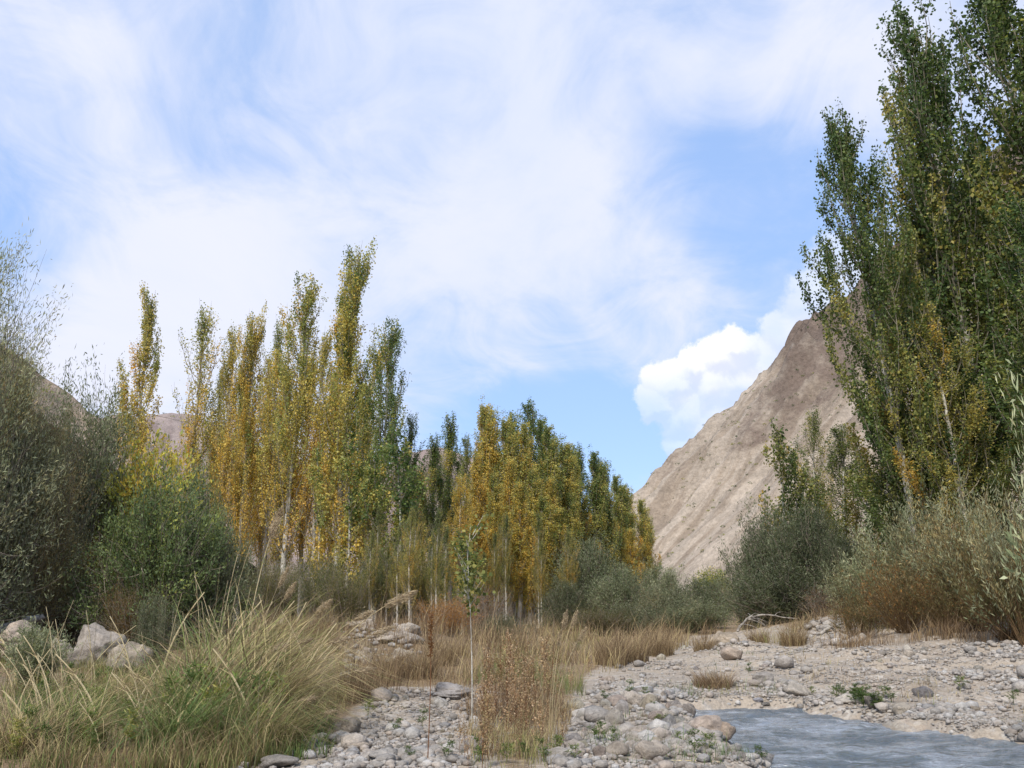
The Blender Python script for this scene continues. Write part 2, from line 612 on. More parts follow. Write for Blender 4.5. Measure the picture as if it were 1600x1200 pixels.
def hill_mat(name, rock, mid, pale, scl=1.0, streak_rot=0.0):
    m, k = material(name)
    t = k.n('ShaderNodeTexCoord')
    o = t.outputs['Object']
    mp_ = k.n('ShaderNodeMapping')
    mp_.inputs['Rotation'].default_value = (0, 0, streak_rot)
    k.put(mp_.inputs[0], o)
    mp2 = k.n('ShaderNodeMapping')
    mp2.inputs['Scale'].default_value = (.10, 1.0, .10)
    k.put(mp2.inputs[0], mp_.outputs[0])
    st = k.noise(mp2.outputs[0], .085 * scl, 7, .62, .35)
    st2 = k.noise(mp2.outputs[0], .34 * scl, 5, .6, .2)
    big = k.noise(o, .018 * scl, 6, .6)
    mid_n = k.noise(o, .14 * scl, 7, .68)
    fin = k.noise(o, .9 * scl, 6, .7)
    a = k.n('ShaderNodeAttribute', attribute_name='tint')
    s = k.n('ShaderNodeSeparateColor')
    k.put(s.inputs[0], a.outputs['Color'])
    f = k.m('ADD', k.m('MULTIPLY', st, .75), k.m('MULTIPLY', st2, .35))
    c = k.mix(k.smooth(f, .49, .585), mid, pale)
    c = k.mix(k.smooth(k.m('ADD', k.m('ADD', s.outputs[0], k.m('MULTIPLY', k.m('SUBTRACT', mid_n, .5), 1.5)), k.m('MULTIPLY', k.m('SUBTRACT', big, .5), .6)), .38, .85), c, rock)
    c = k.mix(1.0, c, k.smooth(mid_n, .3, .7, .84, 1.14), 'MULTIPLY')
    c = k.mix(1.0, c, k.smooth(fin, .28, .72, .78, 1.18), 'MULTIPLY')
    h = k.m('ADD', mid_n, k.m('MULTIPLY', fin, .4))
    finish(k, principled(k, c, .95, bumpn(k, h, .8, 1.6 / scl), .1))
    return m


# ------------------------------------------------------------------ ground, water, hills
def axis_lines(lo, hi, fine_lo, fine_hi, step, grow=1.07):
    mid_ = list(np.arange(fine_lo, fine_hi, step))
    out, s, v = [], step, fine_lo
    while v > lo:
        s *= grow
        v -= s
        out.append(v)
    left = out[::-1]
    out, s, v = [], step, mid_[-1]
    while v < hi:
        s *= grow
        v += s
        out.append(v)
    return np.array(left + mid_ + out)


def grid_mesh(name, xs, ys, Z, mat, tint=None, smooth=True):
    X, Y = np.meshgrid(xs, ys)
    V = np.stack([X, Y, Z], -1).reshape(-1, 3)
    nx, ny = len(xs), len(ys)
    i, j = np.meshgrid(np.arange(ny - 1), np.arange(nx - 1), indexing='ij')
    q = np.stack([i * nx + j, i * nx + j + 1, (i + 1) * nx + j + 1, (i + 1) * nx + j], -1).reshape(-1, 4)
    return mesh_from(name, V, q, mat, None if tint is None else tint.reshape(-1, 3), smooth)


def pix_poly(pts):
    return [tuple(flat(px, py, 0.05)) for px, py in pts]


GRAVEL_PX = {'near': [(860, 1210), (905, 1110), (940, 1058), (1010, 1085), (1075, 1112), (1140, 1162), (1215, 1210)],
             'far': [(930, 1066), (985, 1032), (1110, 1004), (1330, 1020), (1420, 1012), (1700, 1006), (1720, 1186), (1490, 1166), (1310, 1134), (1200, 1118), (1060, 1116)],
             'heap': [(500, 1210), (560, 1130), (615, 1085), (720, 1080), (765, 1110), (745, 1210)],
             'front': [(330, 1210), (400, 1188), (480, 1165), (560, 1150), (560, 1215)]}
GRAVEL = {k: pix_poly(v) for k, v in GRAVEL_PX.items()}

xs = axis_lines(-900, 900, -13, 17, .10, 1.06)
ys = axis_lines(-60, 1500, 6, 34, .12, 1.05)
X, Y = np.meshgrid(xs, ys)
Z = ground_z(X, Y)
gv = np.full(X.shape, 9.)
for p in GRAVEL.values():
    gv = np.minimum(gv, poly_sd(X, Y, p))
wsd = water_sd(X, Y)
gr = np.maximum(sst(.9, -.4, gv), sst(1.2, .2, wsd))
tint = np.stack([gr, sst(.25, -.05, wsd), np.zeros_like(gr)], -1)
tag(link('ground', grid_mesh('ground', xs, ys, Z, GROUND, tint)), kind='structure')


def water_mat():
    m, k = material('stream_water')
    t = k.n('ShaderNodeTexCoord')
    mp_ = k.n('ShaderNodeMapping')
    mp_.inputs['Rotation'].default_value = (0, 0, R(-32))
    mp_.inputs['Scale'].default_value = (.55, 1.25, 1)
    k.put(mp_.inputs[0], t.outputs['Object'])
    n = k.noise(mp_.outputs[0], 3.8, 6, .62, .8)
    f = k.noise(mp_.outputs[0], 17, 4, .6, .5)
    b = k.noise(t.outputs['Object'], .9, 4, .5)
    h = k.m('ADD', n, k.m('MULTIPLY', f, .35))
    c = k.mix(k.smooth(b, .35, .65), (.155, .195, .235), (.265, .29, .305))
    foam = k.smooth(k.m('ADD', n, k.m('MULTIPLY', k.m('SUBTRACT', f, .5), .6)), .60, .76, 0, .6)
    c = k.mix(k.smooth(k.m('ADD', n, k.m('MULTIPLY', k.m('SUBTRACT', b, .5), .7)), .42, .62, 0, .8), c, (.46, .51, .58))  # reflected glints on the ripples, painted in as pale streaks
    c = k.mix(foam, c, (.7, .74, .80))
    p = principled(k, c, k.m('ADD', .05, k.m('MULTIPLY', foam, .4)), bumpn(k, h, 1.0, .22), .9)
    tr = k.n('ShaderNodeBsdfTransparent')
    tr.inputs[0].default_value = (.62, .70, .70, 1)
    mx = k.n('ShaderNodeMixShader')
    mx.inputs[0].default_value = .74
    k.put(mx.inputs[1], tr.outputs[0])
    k.put(mx.inputs[2], p)
    finish(k, mx.outputs[0])
    return m


wx, wy = np.arange(-1.0, 26, .06), np.arange(5.0, 31, .06)
WXx, WYy = np.meshgrid(wx, wy)
u = WXx * math.cos(R(-32)) - WYy * math.sin(R(-32))
v = WXx * math.sin(R(-32)) + WYy * math.cos(R(-32))
WZ = WATER_Z + fbm(u * 1.4, v * 3.2, 4, .6) * .05
keep = water_sd(WXx, WYy) < .6
V = np.stack([WXx, WYy, WZ], -1).reshape(-1, 3)
i, j = np.meshgrid(np.arange(len(wy) - 1), np.arange(len(wx) - 1), indexing='ij')
ok = keep[:-1, :-1] & keep[1:, 1:]
nx = len(wx)
q = np.stack([i * nx + j, i * nx + j + 1, (i + 1) * nx + j + 1, (i + 1) * nx + j], -1)[ok]
used = np.unique(q)
rem = np.zeros(len(V), int)
rem[used] = np.arange(len(used))
tag(link('stream_water', mesh_from('stream_water', V[used], rem[q], water_mat(), None, True)), kind='structure')

# steep valley side on the far bank
hx, hy = np.arange(-20, 300, .9), np.arange(95, 400, 1.2)
HX, HY = np.meshgrid(hx, hy)
xb = -2 + .42 * np.clip(262 - HY, -20, 300) + np.where(HY > 262, (HY - 262) * .62 + ((HY - 262) / 40) ** 2 * 6, 0)
xb = xb + fbm(HY * .02, HX * .006, 3) * 16
lat = HX - xb
rise = .885 * lat
rock = sst(.10, .85, rise / 95 + fbm(HX * .02, HY * .03, 4) * .75)
gul = fbm(HX * .012 + HY * .004, HY * .075 - HX * .012, 5, .55)
HZ = np.where(rise > 0, rise, rise * .25)
HZ = HZ + np.clip(rise / 25, 0, 1) * gul * 8.0
rb = 1 - np.abs(fbm(HX * .035, HY * .06, 4, .55)) * 2
HZ = HZ + rock * np.clip(rise / 40, 0, 1) * (rb - .5) * 10 + np.clip(rise / 10, 0, 1) * fbm(HX * .12, HY * .12, 4) * 1.3
cr = 1 - np.abs(fbm(HX * .09 + 7, HY * .14, 4, .6)) * 2.2
HZ = HZ + rock * np.clip(rise / 30, 0, 1) * np.clip(cr - .3, 0, 1) * 5.0
HZ = np.minimum(HZ, 150 + fbm(HX * .02, HY * .02, 3) * 25) - .5
tint = np.stack([rock, rock * 0, rock * 0], -1)
HILL_R = hill_mat('scree_hill', (.165, .126, .100), (.29, .232, .175), (.40, .335, .265), 1.0, R(-22))
tag(link('hill_far_bank', grid_mesh('hill_far_bank', hx, hy, HZ, HILL_R, tint)), kind='structure')
HILLX, HILLY, HILLZ = hx, hy, HZ

# lower hill behind the shrubs on the near side
lx, ly = np.arange(-190, -5, 1.0), np.arange(75, 260, 1.3)
LX, LY = np.meshgrid(lx, ly)
xb = -19 - .18 * (LY - 110) - np.where(LY > 130, ((LY - 130) / 14) ** 2 * .8, 0) + fbm(LY * .03, LX * .01, 3) * 8
rise = .71 * (xb - LX)
LZ = np.where(rise > 0, rise, rise * .3)
LZ = np.minimum(LZ, 46 + fbm(LX * .03, LY * .03, 3) * 14)
LZ = LZ + np.clip(rise / 12, 0, 1) * (fbm(LX * .06, LY * .09, 5, .55) * 4.2) - .4
rk = sst(-.05, .35, fbm(LX * .04, LY * .04, 4))
HILL_L = hill_mat('earth_hill', (.165, .125, .095), (.30, .23, .17), (.38, .30, .23), 1.6, R(15))
tag(link('hill_near_side', grid_mesh('hill_near_side', lx, ly, LZ, HILL_L, np.stack([rk, rk * 0, rk * 0], -1))), kind='structure')

# bare mountains at the head of the valley
mx_, my_ = np.arange(-760, 420, 5.0), np.arange(520, 1250, 6.0)
MX, MY = np.meshgrid(mx_, my_)
prof_px = np.array([-600, 60, 130, 165, 205, 250, 300, 345, 400, 500, 600, 655, 690, 715, 745, 800, 900, 1000, 1500])
prof_py = np.array([600, 640, 655, 650, 645, 641, 647, 662, 690, 725, 722, 704, 696, 699, 712, 735, 800, 870, 900])
ridge_x = (prof_px - 800) / F_PX * 900 / math.cos(PITCH)
ridge_z = np.array([at(a, b, 900)[2] for a, b in zip(prof_px, prof_py)])
ridge_x = np.array([at(a, b, 900)[0] for a, b in zip(prof_px, prof_py)])
rz = np.interp(MX, ridge_x, ridge_z)
acr = np.clip((MY - 540) / 360, 0, 1)
MZ = rz * (acr ** .9) - np.clip(MY - 900, 0, 400) * .5
MZ = MZ + acr * (1 - acr) * 4 * (fbm(MX * .010, MY * .006, 5, .55) * 60) + fbm(MX * .04, MY * .04, 4) * 8 * acr - 2
rk = sst(-.1, .3, fbm(MX * .012, MY * .012, 4))
HILL_M = hill_mat('bare_mountain', (.175, .130, .118), (.24, .185, .165), (.31, .25, .22), .45, R(70))
tag(link('mountains', grid_mesh('mountains', mx_, my_, MZ, HILL_M, np.stack([rk * .8, rk * 0, rk * 0], -1))), kind='structure')


def interp_grid(gx, gy, gz, x, y):
    i = np.clip(np.searchsorted(gx, x) - 1, 0, len(gx) - 2)
    j = np.clip(np.searchsorted(gy, y) - 1, 0, len(gy) - 2)
    fx, fy = (x - gx[i]) / (gx[i + 1] - gx[i]), (y - gy[j]) / (gy[j + 1] - gy[j])
    a = gz[j, i] * (1 - fx) + gz[j, i + 1] * fx
    b = gz[j + 1, i] * (1 - fx) + gz[j + 1, i + 1] * fx
    return a * (1 - fy) + b * fy


# low scrub dotted over the scree
def hill_scrub(name, gx, gy, gz, n, xr, yr, seed, size, cond):
    rng = np.random.default_rng(seed)
    s = Soup()
    x, y = rng.uniform(*xr, n), rng.uniform(*yr, n)
    z = interp_grid(gx, gy, gz, x, y)
    good = cond(x, y, z) & (fbm(x * .03 + 40, y * .03, 3) > -.08)
    for a, b, c in zip(x[good], y[good], z[good]):
        k = 26
        r = size * rng.uniform(.5, 1.5)
        off = unit(rng.normal(size=(k, 3))) * r * rng.random((k, 1)) ** .4
        off[:, 2] = abs(off[:, 2]) * .7
        add_leaves(s, np.array([a, b, c]) + off, off + rng.normal(size=(k, 3)) * r * .4, r * .55, .6, rng,
                   np.stack([rng.random(k), np.full(k, rng.uniform(.1, .75)), rng.random(k)], -1))
    o = link(name, s.mesh(name, DARK))
    o.color = (.5, .8, 1, 1)
    tag(o, 'low dark scrub dotted over the bare hillside', 'scrub', kind='stuff')


hill_scrub('hill_scrub', hx, hy, HZ, 4200, (0, 200), (110, 300), 5, .36, lambda x, y, z: (z > 1) & (z < 60))
hill_scrub('slope_scrub', lx, ly, LZ, 500, (-120, -20), (80, 200), 6, .6, lambda x, y, z: z > 2)
hill_scrub('mountain_scrub', mx_, my_, MZ, 500, (-520, 60), (650, 890), 7, 2.2, lambda x, y, z: z > 20)


# ------------------------------------------------------------------ poplars
def poplar_meshes(name, H, Wd, nb, nleaf, leaf, seed, s0=.12, lean=0.0, ragged=.5, clump=1.0, airy=1.0):
    rng = np.random.default_rng(seed)
    tr, br, cr = Soup(), Soup(), Soup()
    tz = np.linspace(0, 1, 14)
    wob = np.stack([np.sin(tz * 5 + seed) * .12 + lean * tz ** 1.2 * H, np.cos(tz * 4 + seed * 2) * .12, tz * H], -1)
    wob[:, :2] -= wob[0, :2]
    add_tube(tr, wob, np.interp(tz, [0, .06, .5, 1], [H * .0125, H * .0095, H * .0055, .012]), 8)

    def trunk(t):
        return np.stack([np.interp(t, tz, wob[:, c]) for c in range(3)], -1)
    P, A, G, Hh = [], [], [], []
    wts, segs = [], []
    for b in range(nb):
        u = (b + rng.random()) / nb
        t0 = s0 + (.93 - s0) * u ** 1.05
        p0 = trunk(t0)
        az = rng.random() * 6.283
        L = np.interp(t0, [0, .3, .8, 1], [.20, .24, .16, .075]) * H * rng.uniform(.7, 1.25)
        L = min(L, H * 1.015 - p0[2])
        te = min(1.0, (p0[2] + L) / H)
        prof = np.interp(te, [0, .2, .45, .65, .83, .92, 1], [.35, .75, .95, 1.0, .80, .58, .26])
        reach = Wd / 2 * prof * rng.uniform(.18, 1.05 + .45 * ragged)
        tt = np.linspace(0, 1, 7)
        dirn = np.array([math.cos(az), math.sin(az), 0])
        path = p0 + dirn * (reach * (1 - (1 - tt) ** 2.2))[:, None] + np.array([0, 0, 1]) * (L * tt ** 1.1)[:, None]
        path[:, 0] += lean * L * tt
        path += np.cumsum(rng.normal(size=(7, 3)) * .035 * np.array([1, 1, .3]), 0)
        add_tube(br, path, np.linspace(.032, .006, 7) * H / 18, 4)
        gold = .54 + rng.normal() * .15 - (t0 - .45) * .34
        segs.append((path, gold, L))
        for k in range(int(3 + rng.random() * 3)):                     # upright twigs off the branch
            q0 = rng.uniform(.15, .9)
            s_ = np.array([np.interp(q0, tt, path[:, c]) for c in range(3)])
            a2 = az + rng.normal() * 1.3
            l2 = L * rng.uniform(.22, .5)
            t2 = np.linspace(0, 1, 5)
            r2 = min(l2 * .38, Wd * .22) * rng.uniform(.5, 1.2)
            tw = s_ + np.stack([np.cos(a2) * r2 * (1 - (1 - t2) ** 2) + lean * l2 * t2, np.sin(a2) * r2 * (1 - (1 - t2) ** 2), l2 * t2], -1)
            add_tube(br, tw, np.linspace(.012, .004, 5) * H / 18, 3)
            segs.append((tw, gold + rng.normal() * .08, l2))
    wts = np.array([s_[2] for s_ in segs])
    dens = rng.gamma(1.6, 1 / 1.6, len(segs)) * wts * np.interp([s_[0][0, 2] / H for s_ in segs], [0, .25, .5, 1], [airy ** 2, airy, 1, .85])
    cnt = rng.multinomial(nleaf, dens / dens.sum())
    for (path, gold, L), n in zip(segs, cnt):
        if not n:
            continue
        t = rng.beta(1.5, 1.15, n)
        # leaves sit in small bunches along the shoot
        nbunch = max(3, int(n / 7))
        bt = rng.random(nbunch)
        t = np.where(rng.random(n) < .65, bt[rng.integers(0, nbunch, n)], t)
        ti = np.linspace(0, 1, len(path))
        c = np.stack([np.interp(t, ti, path[:, k]) for k in range(3)], -1)
        sg = (.085 + .05 * (1 - t)) * clump * H / 18
        c = c + rng.normal(size=(n, 3)) * sg[:, None] * np.array([1, 1, 1.7])
        P.append(c)
        A.append(rng.normal(size=(n, 3)) + np.array([0, 0, -.2]))
        G.append(gold + rng.normal(size=n) * .07)
    P, A, G = np.concatenate(P), np.concatenate(A), np.concatenate(G)
    C = np.stack([rng.random(len(P)), G, rng.random(len(P))], -1)
    add_leaves(cr, P, A, leaf * rng.uniform(.65, 1.25, len(P)), .85, rng, C)
    return (tr.mesh(name + '_trunk', PALE_BARK, True), br.mesh(name + '_branches', TWIG_BARK), cr.mesh(name + '_crown', POPLAR), H, lean)


PV = {'narrow': poplar_meshes('narrow', 18, 1.9, 56, 17000, .105, 1, .12, .008, .5, 1, .7),
      'slim': poplar_meshes('slim', 18, 2.3, 54, 15000, .105, 2, .14, .010, .8, 1, .55),
      'flame': poplar_meshes('flame', 18, 3.7, 84, 30000, .108, 3, .14, .016, .9, 1, .55),
      'tuft': poplar_meshes('tuft', 18, 3.5, 66, 23000, .108, 4, .16, .022, 1.0, 1, .5),
      'sparse': poplar_meshes('sparse', 18, 2.8, 50, 9500, .105, 8, .14, .008, 1.0, 1, .5),
      'stand': poplar_meshes('stand', 17, 1.9, 84, 21000, .115, 5, .05, .004, .5, .9, .9),
      'stand_b': poplar_meshes('stand_b', 17, 1.7, 80, 19000, .115, 6, .08, .004, .6, .9, .8),
      'broad': poplar_meshes('broad', 20, 4.4, 92, 38000, .125, 7, .10, -.10, .9, .9),
      'broad_b': poplar_meshes('broad_b', 20, 4.0, 80, 32000, .125, 9, .12, -.075, .8, .9),
      'broad_c': poplar_meshes('broad_c', 20, 3.4, 66, 15000, .125, 10, .10, -.075, .8, .9),
      'young': poplar_meshes('young', 8, 1.6, 34, 3800, .115, 12, .12, 0, .8, 1.6)}


def poplar(tx, ty, depth, kind, autumn, label, width=1.0, group=None, rz=None, val=1.0, name='poplar_tree', cat='tree'):
    """tree whose top is seen at (tx, ty)"""
    top = at(tx, ty, depth)
    tr, br, cr, H, lean = PV[kind]
    h = (top[2] - float(ground_z(top[0], depth))) / H
    x = top[0] - lean * H * width * (.55 + .45 * h)
    zg = float(ground_z(x, depth)) - .05
    h = (top[2] - zg) / H
    t = thing(name, label, cat, (x, depth, zg), rz if rz is not None else random.uniform(-.5, .5), (width * (.55 + .45 * h), width * (.55 + .45 * h), h), group)
    link('trunk', tr, t)
    link('branches', br, t)
    c = link('crown', cr, t)
    c.color = (autumn, val, 1, 1)
    return t


random.seed(4)
GL, GM, GR = 'tall poplars on the near side', 'poplars of the dense middle stand', 'tall poplars on the far bank'
for a in (
    (240, 462, 58, 'narrow', .60, 'lone slim golden poplar, standing apart above a round yellow-green tree', 1.0),
    (321, 487, 54, 'sparse', .56, 'thin ragged golden poplar with see-through side shoots, beside the lone slim one', 1.0),
    (369, 517, 55, 'slim', .64, 'short golden poplar spire between two ragged wider poplars', .85),
    (403, 502, 53, 'flame', .66, 'golden poplar with pale half-bare twigs at its top', .72),
    (437, 508, 55, 'sparse', .50, 'nearly bare poplar shoot with a small green tip beside a tall tuft-topped one', .7),
    (476, 447, 50, 'tuft', .56, 'tall golden poplar with forked green tip and two white trunks', .95),
    (510, 528, 57, 'sparse', .74, 'thinly leaved orange-gold poplar between the two tallest on the near side', .9),
    (556, 402, 50, 'flame', .50, 'tallest golden poplar of the near side with a green peak', 1.0),
    (606, 513, 48, 'tuft', .28, 'dark green topped poplar leaning beside the tallest golden one', .85),
    (646, 652, 51, 'slim', .16, 'short green poplar with a feathery top right of the golden group', .75),
    (622, 668, 45, 'young', .14, 'bushy green young poplar at the foot of the dark topped poplar', 1.25),
    (347, 585, 60, 'sparse', .60, 'faint nearly leafless poplar in the gap behind the ragged one', .75),
    (388, 590, 58, 'narrow', .70, 'low golden poplar tucked behind the half-bare topped one', .9),
    (428, 560, 60, 'slim', .74, 'orange-gold poplar behind the bare shoot with the green tip', .95),
    (455, 575, 57, 'narrow', .70, 'golden poplar hidden behind the two white trunks', 1.0),
    (492, 556, 60, 'slim', .72, 'golden poplar filling the gap right of the two white trunks', 1.0),
    (530, 575, 59, 'narrow', .74, 'deep gold poplar behind the left flank of the tallest golden one', 1.0),
    (582, 600, 58, 'slim', .64, 'gold and green poplar between the tallest and the dark topped poplar', 1.0),
    (545, 690, 46, 'young', .42, 'green and yellow young poplar in front of the tallest golden one', 1.1),
    (500, 700, 47, 'young', .50, 'yellowing young poplar in front of the orange-gold thin one', .9),
    (588, 705, 46, 'young', .30, 'green young poplar under the right flank of the tallest one', 1.0),
    (660, 735, 60, 'slim', .78, 'low orange poplar behind the short feathery topped green one', .9),
    (640, 790, 50, 'young', .62, 'low golden young poplar left of the green pair', 1.1),
    (684, 688, 55, 'narrow', .16, 'shorter of two narrow green poplars in front of the pale mountain', .95),
    (709, 656, 57, 'narrow', .22, 'taller of two narrow green poplars in front of the pale mountain', 1.0),
    (722, 745, 53, 'slim', .76, 'small orange poplar right of the narrow green pair', .8),
    (733, 685, 62, 'slim', .34, 'thin green poplar just left of the dense middle stand', .8),
    (722, 830, 40, 'young', .22, 'young light green poplar at the near corner of the dense middle stand', 1.0),
):
    poplar(a[0], a[1], a[2], a[3], a[4], a[5], a[6], GL if a[0] < 640 else None, val=1.3)
for a in (
    (753, 640, 60, 'stand', .72, 'orange-gold poplar at the left end of the dense middle stand', 1.05),
    (771, 650, 64, 'stand_b', .55, 'green tipped poplar behind the orange-gold end of the middle stand', 1.1),
    (786, 662, 60, 'stand', .60, 'gold poplar right of the orange end tree of the middle stand', 1.0),
    (803, 655, 66, 'stand_b', .40, 'olive poplar in the heart of the middle stand', 1.1),
    (818, 668, 61, 'stand', .66, 'gold topped poplar left of the loose green peak of the middle stand', .95),
    (835, 631, 64, 'slim', .20, 'highest tree of the middle stand, loose and pale green at the peak', 1.2),
    (853, 672, 61, 'stand', .48, 'olive gold poplar just right of the loose green peak', 1.0),
    (869, 690, 66, 'stand_b', .36, 'green poplar two steps right of the loose green peak', 1.1),
    (886, 700, 64, 'stand', .50, 'yellow-green poplar halfway down the sloping top of the middle stand', 1.0),
    (908, 702, 70, 'narrow', .18, 'dark green spire rising from the slope of the middle stand', 1.15),
    (927, 712, 69, 'stand', .34, 'broad green poplar past the dark spire of the middle stand', 1.05),
    (944, 730, 72, 'stand_b', .30, 'green poplar where the middle stand drops towards the hill', 1.1),
    (960, 748, 75, 'stand', .46, 'olive poplar near the hill end of the middle stand', 1.0),
    (980, 768, 78, 'stand_b', .62, 'orange tinged poplar second from the hill end of the middle stand', 1.1),
    (1000, 785, 80, 'stand', .58, 'yellow poplar next to last at the hill end of the middle stand', 1.0),
    (1013, 812, 83, 'stand_b', .50, 'last low poplar of the middle stand, against the scree', 1.0),
    (762, 648, 62, 'stand_b', .64, 'golden poplar wedged between the orange-gold end tree and the green tipped one', 1.1),
    (794, 668, 63, 'stand', .50, 'olive gold poplar wedged between the gold tree and the heart of the stand', 1.1),
    (843, 662, 67, 'stand', .36, 'green poplar right behind the loose green peak', 1.1),
    (877, 700, 63, 'stand', .56, 'yellowish poplar just before the slope of the stand begins', 1.1),
    (897, 712, 66, 'stand_b', .44, 'olive poplar just left of the dark green spire', 1.1),
    (936, 726, 70, 'stand_b', .40, 'olive poplar right of the broad green one', 1.1),
    (970, 762, 76, 'stand', .40, 'olive poplar before the orange tinged one at the hill end', 1.1),
    (812, 760, 55, 'stand_b', .58, 'low yellow poplar at the very front of the middle stand', 1.1),
    (845, 780, 57, 'stand', .56, 'low gold poplar at the very front below the olive gold one', 1.1),
    (875, 800, 58, 'stand_b', .50, 'low olive poplar at the front beside the tall oleaster', 1.1),
    (745, 715, 57, 'stand_b', .68, 'low gold poplar at the front left edge of the middle stand', .9),
    (768, 745, 56, 'stand', .62, 'low golden poplar with white trunks showing at the front of the middle stand', .9),
    (797, 725, 58, 'stand_b', .66, 'orange-gold poplar in the front row below the gold tops', 1.0),
    (828, 738, 59, 'stand', .60, 'yellow poplar in the front row below the loose green peak', .95),
    (858, 752, 60, 'stand_b', .62, 'golden poplar with one bare pale trunk in the front row of the middle stand', 1.0),
    (888, 775, 62, 'stand', .52, 'olive yellow poplar in the front row above the grey-green bushes', .95),
    (915, 780, 66, 'stand_b', .38, 'green poplar rising behind the grey-green bushes', 1.0),
    (950, 800, 70, 'stand', .40, 'low green poplar behind the bushes near the hill end', 1.0),
    (985, 830, 74, 'stand_b', .64, 'low orange poplar in front at the hill end of the stand', 1.1),
):
    poplar(*a[:7], group=GM, val=1.3)
for a in (
    (1311, 192, 30, 'broad', .17, 'foremost dark green poplar with a flame top leaning over the hill', .76, 2.0),
    (1392, 128, 32, 'broad_c', .46, 'pale gold thinly leaved poplar on the flank of the tallest group', .85, 1.9),
    (1424, 28, 31, 'broad_b', .12, 'tall green poplar with several pointed tips behind the flame topped one', 1.0, 1.8),
    (1548, -70, 29, 'broad', .16, 'very tall green poplar whose peak runs out of the picture', 1.0, 1.6),
    (1625, -130, 28, 'broad_b', .30, 'green and gold poplar reaching highest at the edge of the picture', 1.1, 1.4),
    (1700, -60, 27, 'broad', .22, 'dark poplar cut off by the edge of the picture', 1.0, 1.2),
    (1362, 440, 33, 'broad_c', .34, 'olive gold poplar low on the hill side of the flame topped one', .9, 1.3),
    (1455, 250, 35, 'broad_b', .20, 'green poplar standing behind the pale gold one', .95, 1.6),
    (1530, 240, 34, 'broad', .12, 'dark green poplar in the depth of the tall group', 1.0, 1.4),
    (1440, 480, 29, 'broad_c', .52, 'golden poplar low in front of the tall green ones', .8, .8),
    (1600, 330, 25, 'broad_b', .12, 'dark green poplar low at the edge of the picture', 1.0, .8),
    (1480, 560, 30, 'broad_b', .10, 'low dark poplar above the silvery willows', .95, .6),
    (1380, 620, 31, 'broad_b', .16, 'low green poplar with a bare pale trunk in front of the tall group', .9, .6),
    (1700, 180, 30, 'broad_b', .18, 'dark poplar mostly outside the picture beyond its edge', 1.0, 1.0),
):
    poplar(*a[:7], group=GR, rz=random.uniform(-.25, .25), val=1.1)
for a in (
    (1212, 666, 42, 'young', .34, 'small green poplar with yellow tip standing before the scree', 1.0),
    (1236, 700, 43, 'young', .22, 'small green poplar close behind the yellow tipped one before the scree', .8),
    (1274, 645, 44, 'sparse', .44, 'thin pale yellow-green poplar between the small and the tall green ones', .8),
    (1318, 668, 41, 'slim', .30, 'bushy pale green poplar at the foot of the flame topped one', 1.1),
    (1345, 720, 40, 'young', .30, 'little green poplar with a slanting grey trunk under the flame topped one', 1.2),
):
    poplar(*a[:7], group='small poplars before the scree')


rng_ = random.Random(3)
for i in range(16):
    poplar(rng_.uniform(545, 705), rng_.uniform(790, 868), rng_.uniform(38, 46), 'sparse', rng_.uniform(.3, .6),
           'thin pale poplar stem among many between the golden poplars and the orange bush', .42, 'thin stems below the poplars')
for i in range(12):
    poplar(rng_.uniform(742, 905), rng_.uniform(800, 880), rng_.uniform(50, 54), 'sparse', rng_.uniform(.3, .7),
           'thin pale stem among many along the front of the middle stand', .42, 'thin stems before the middle stand')


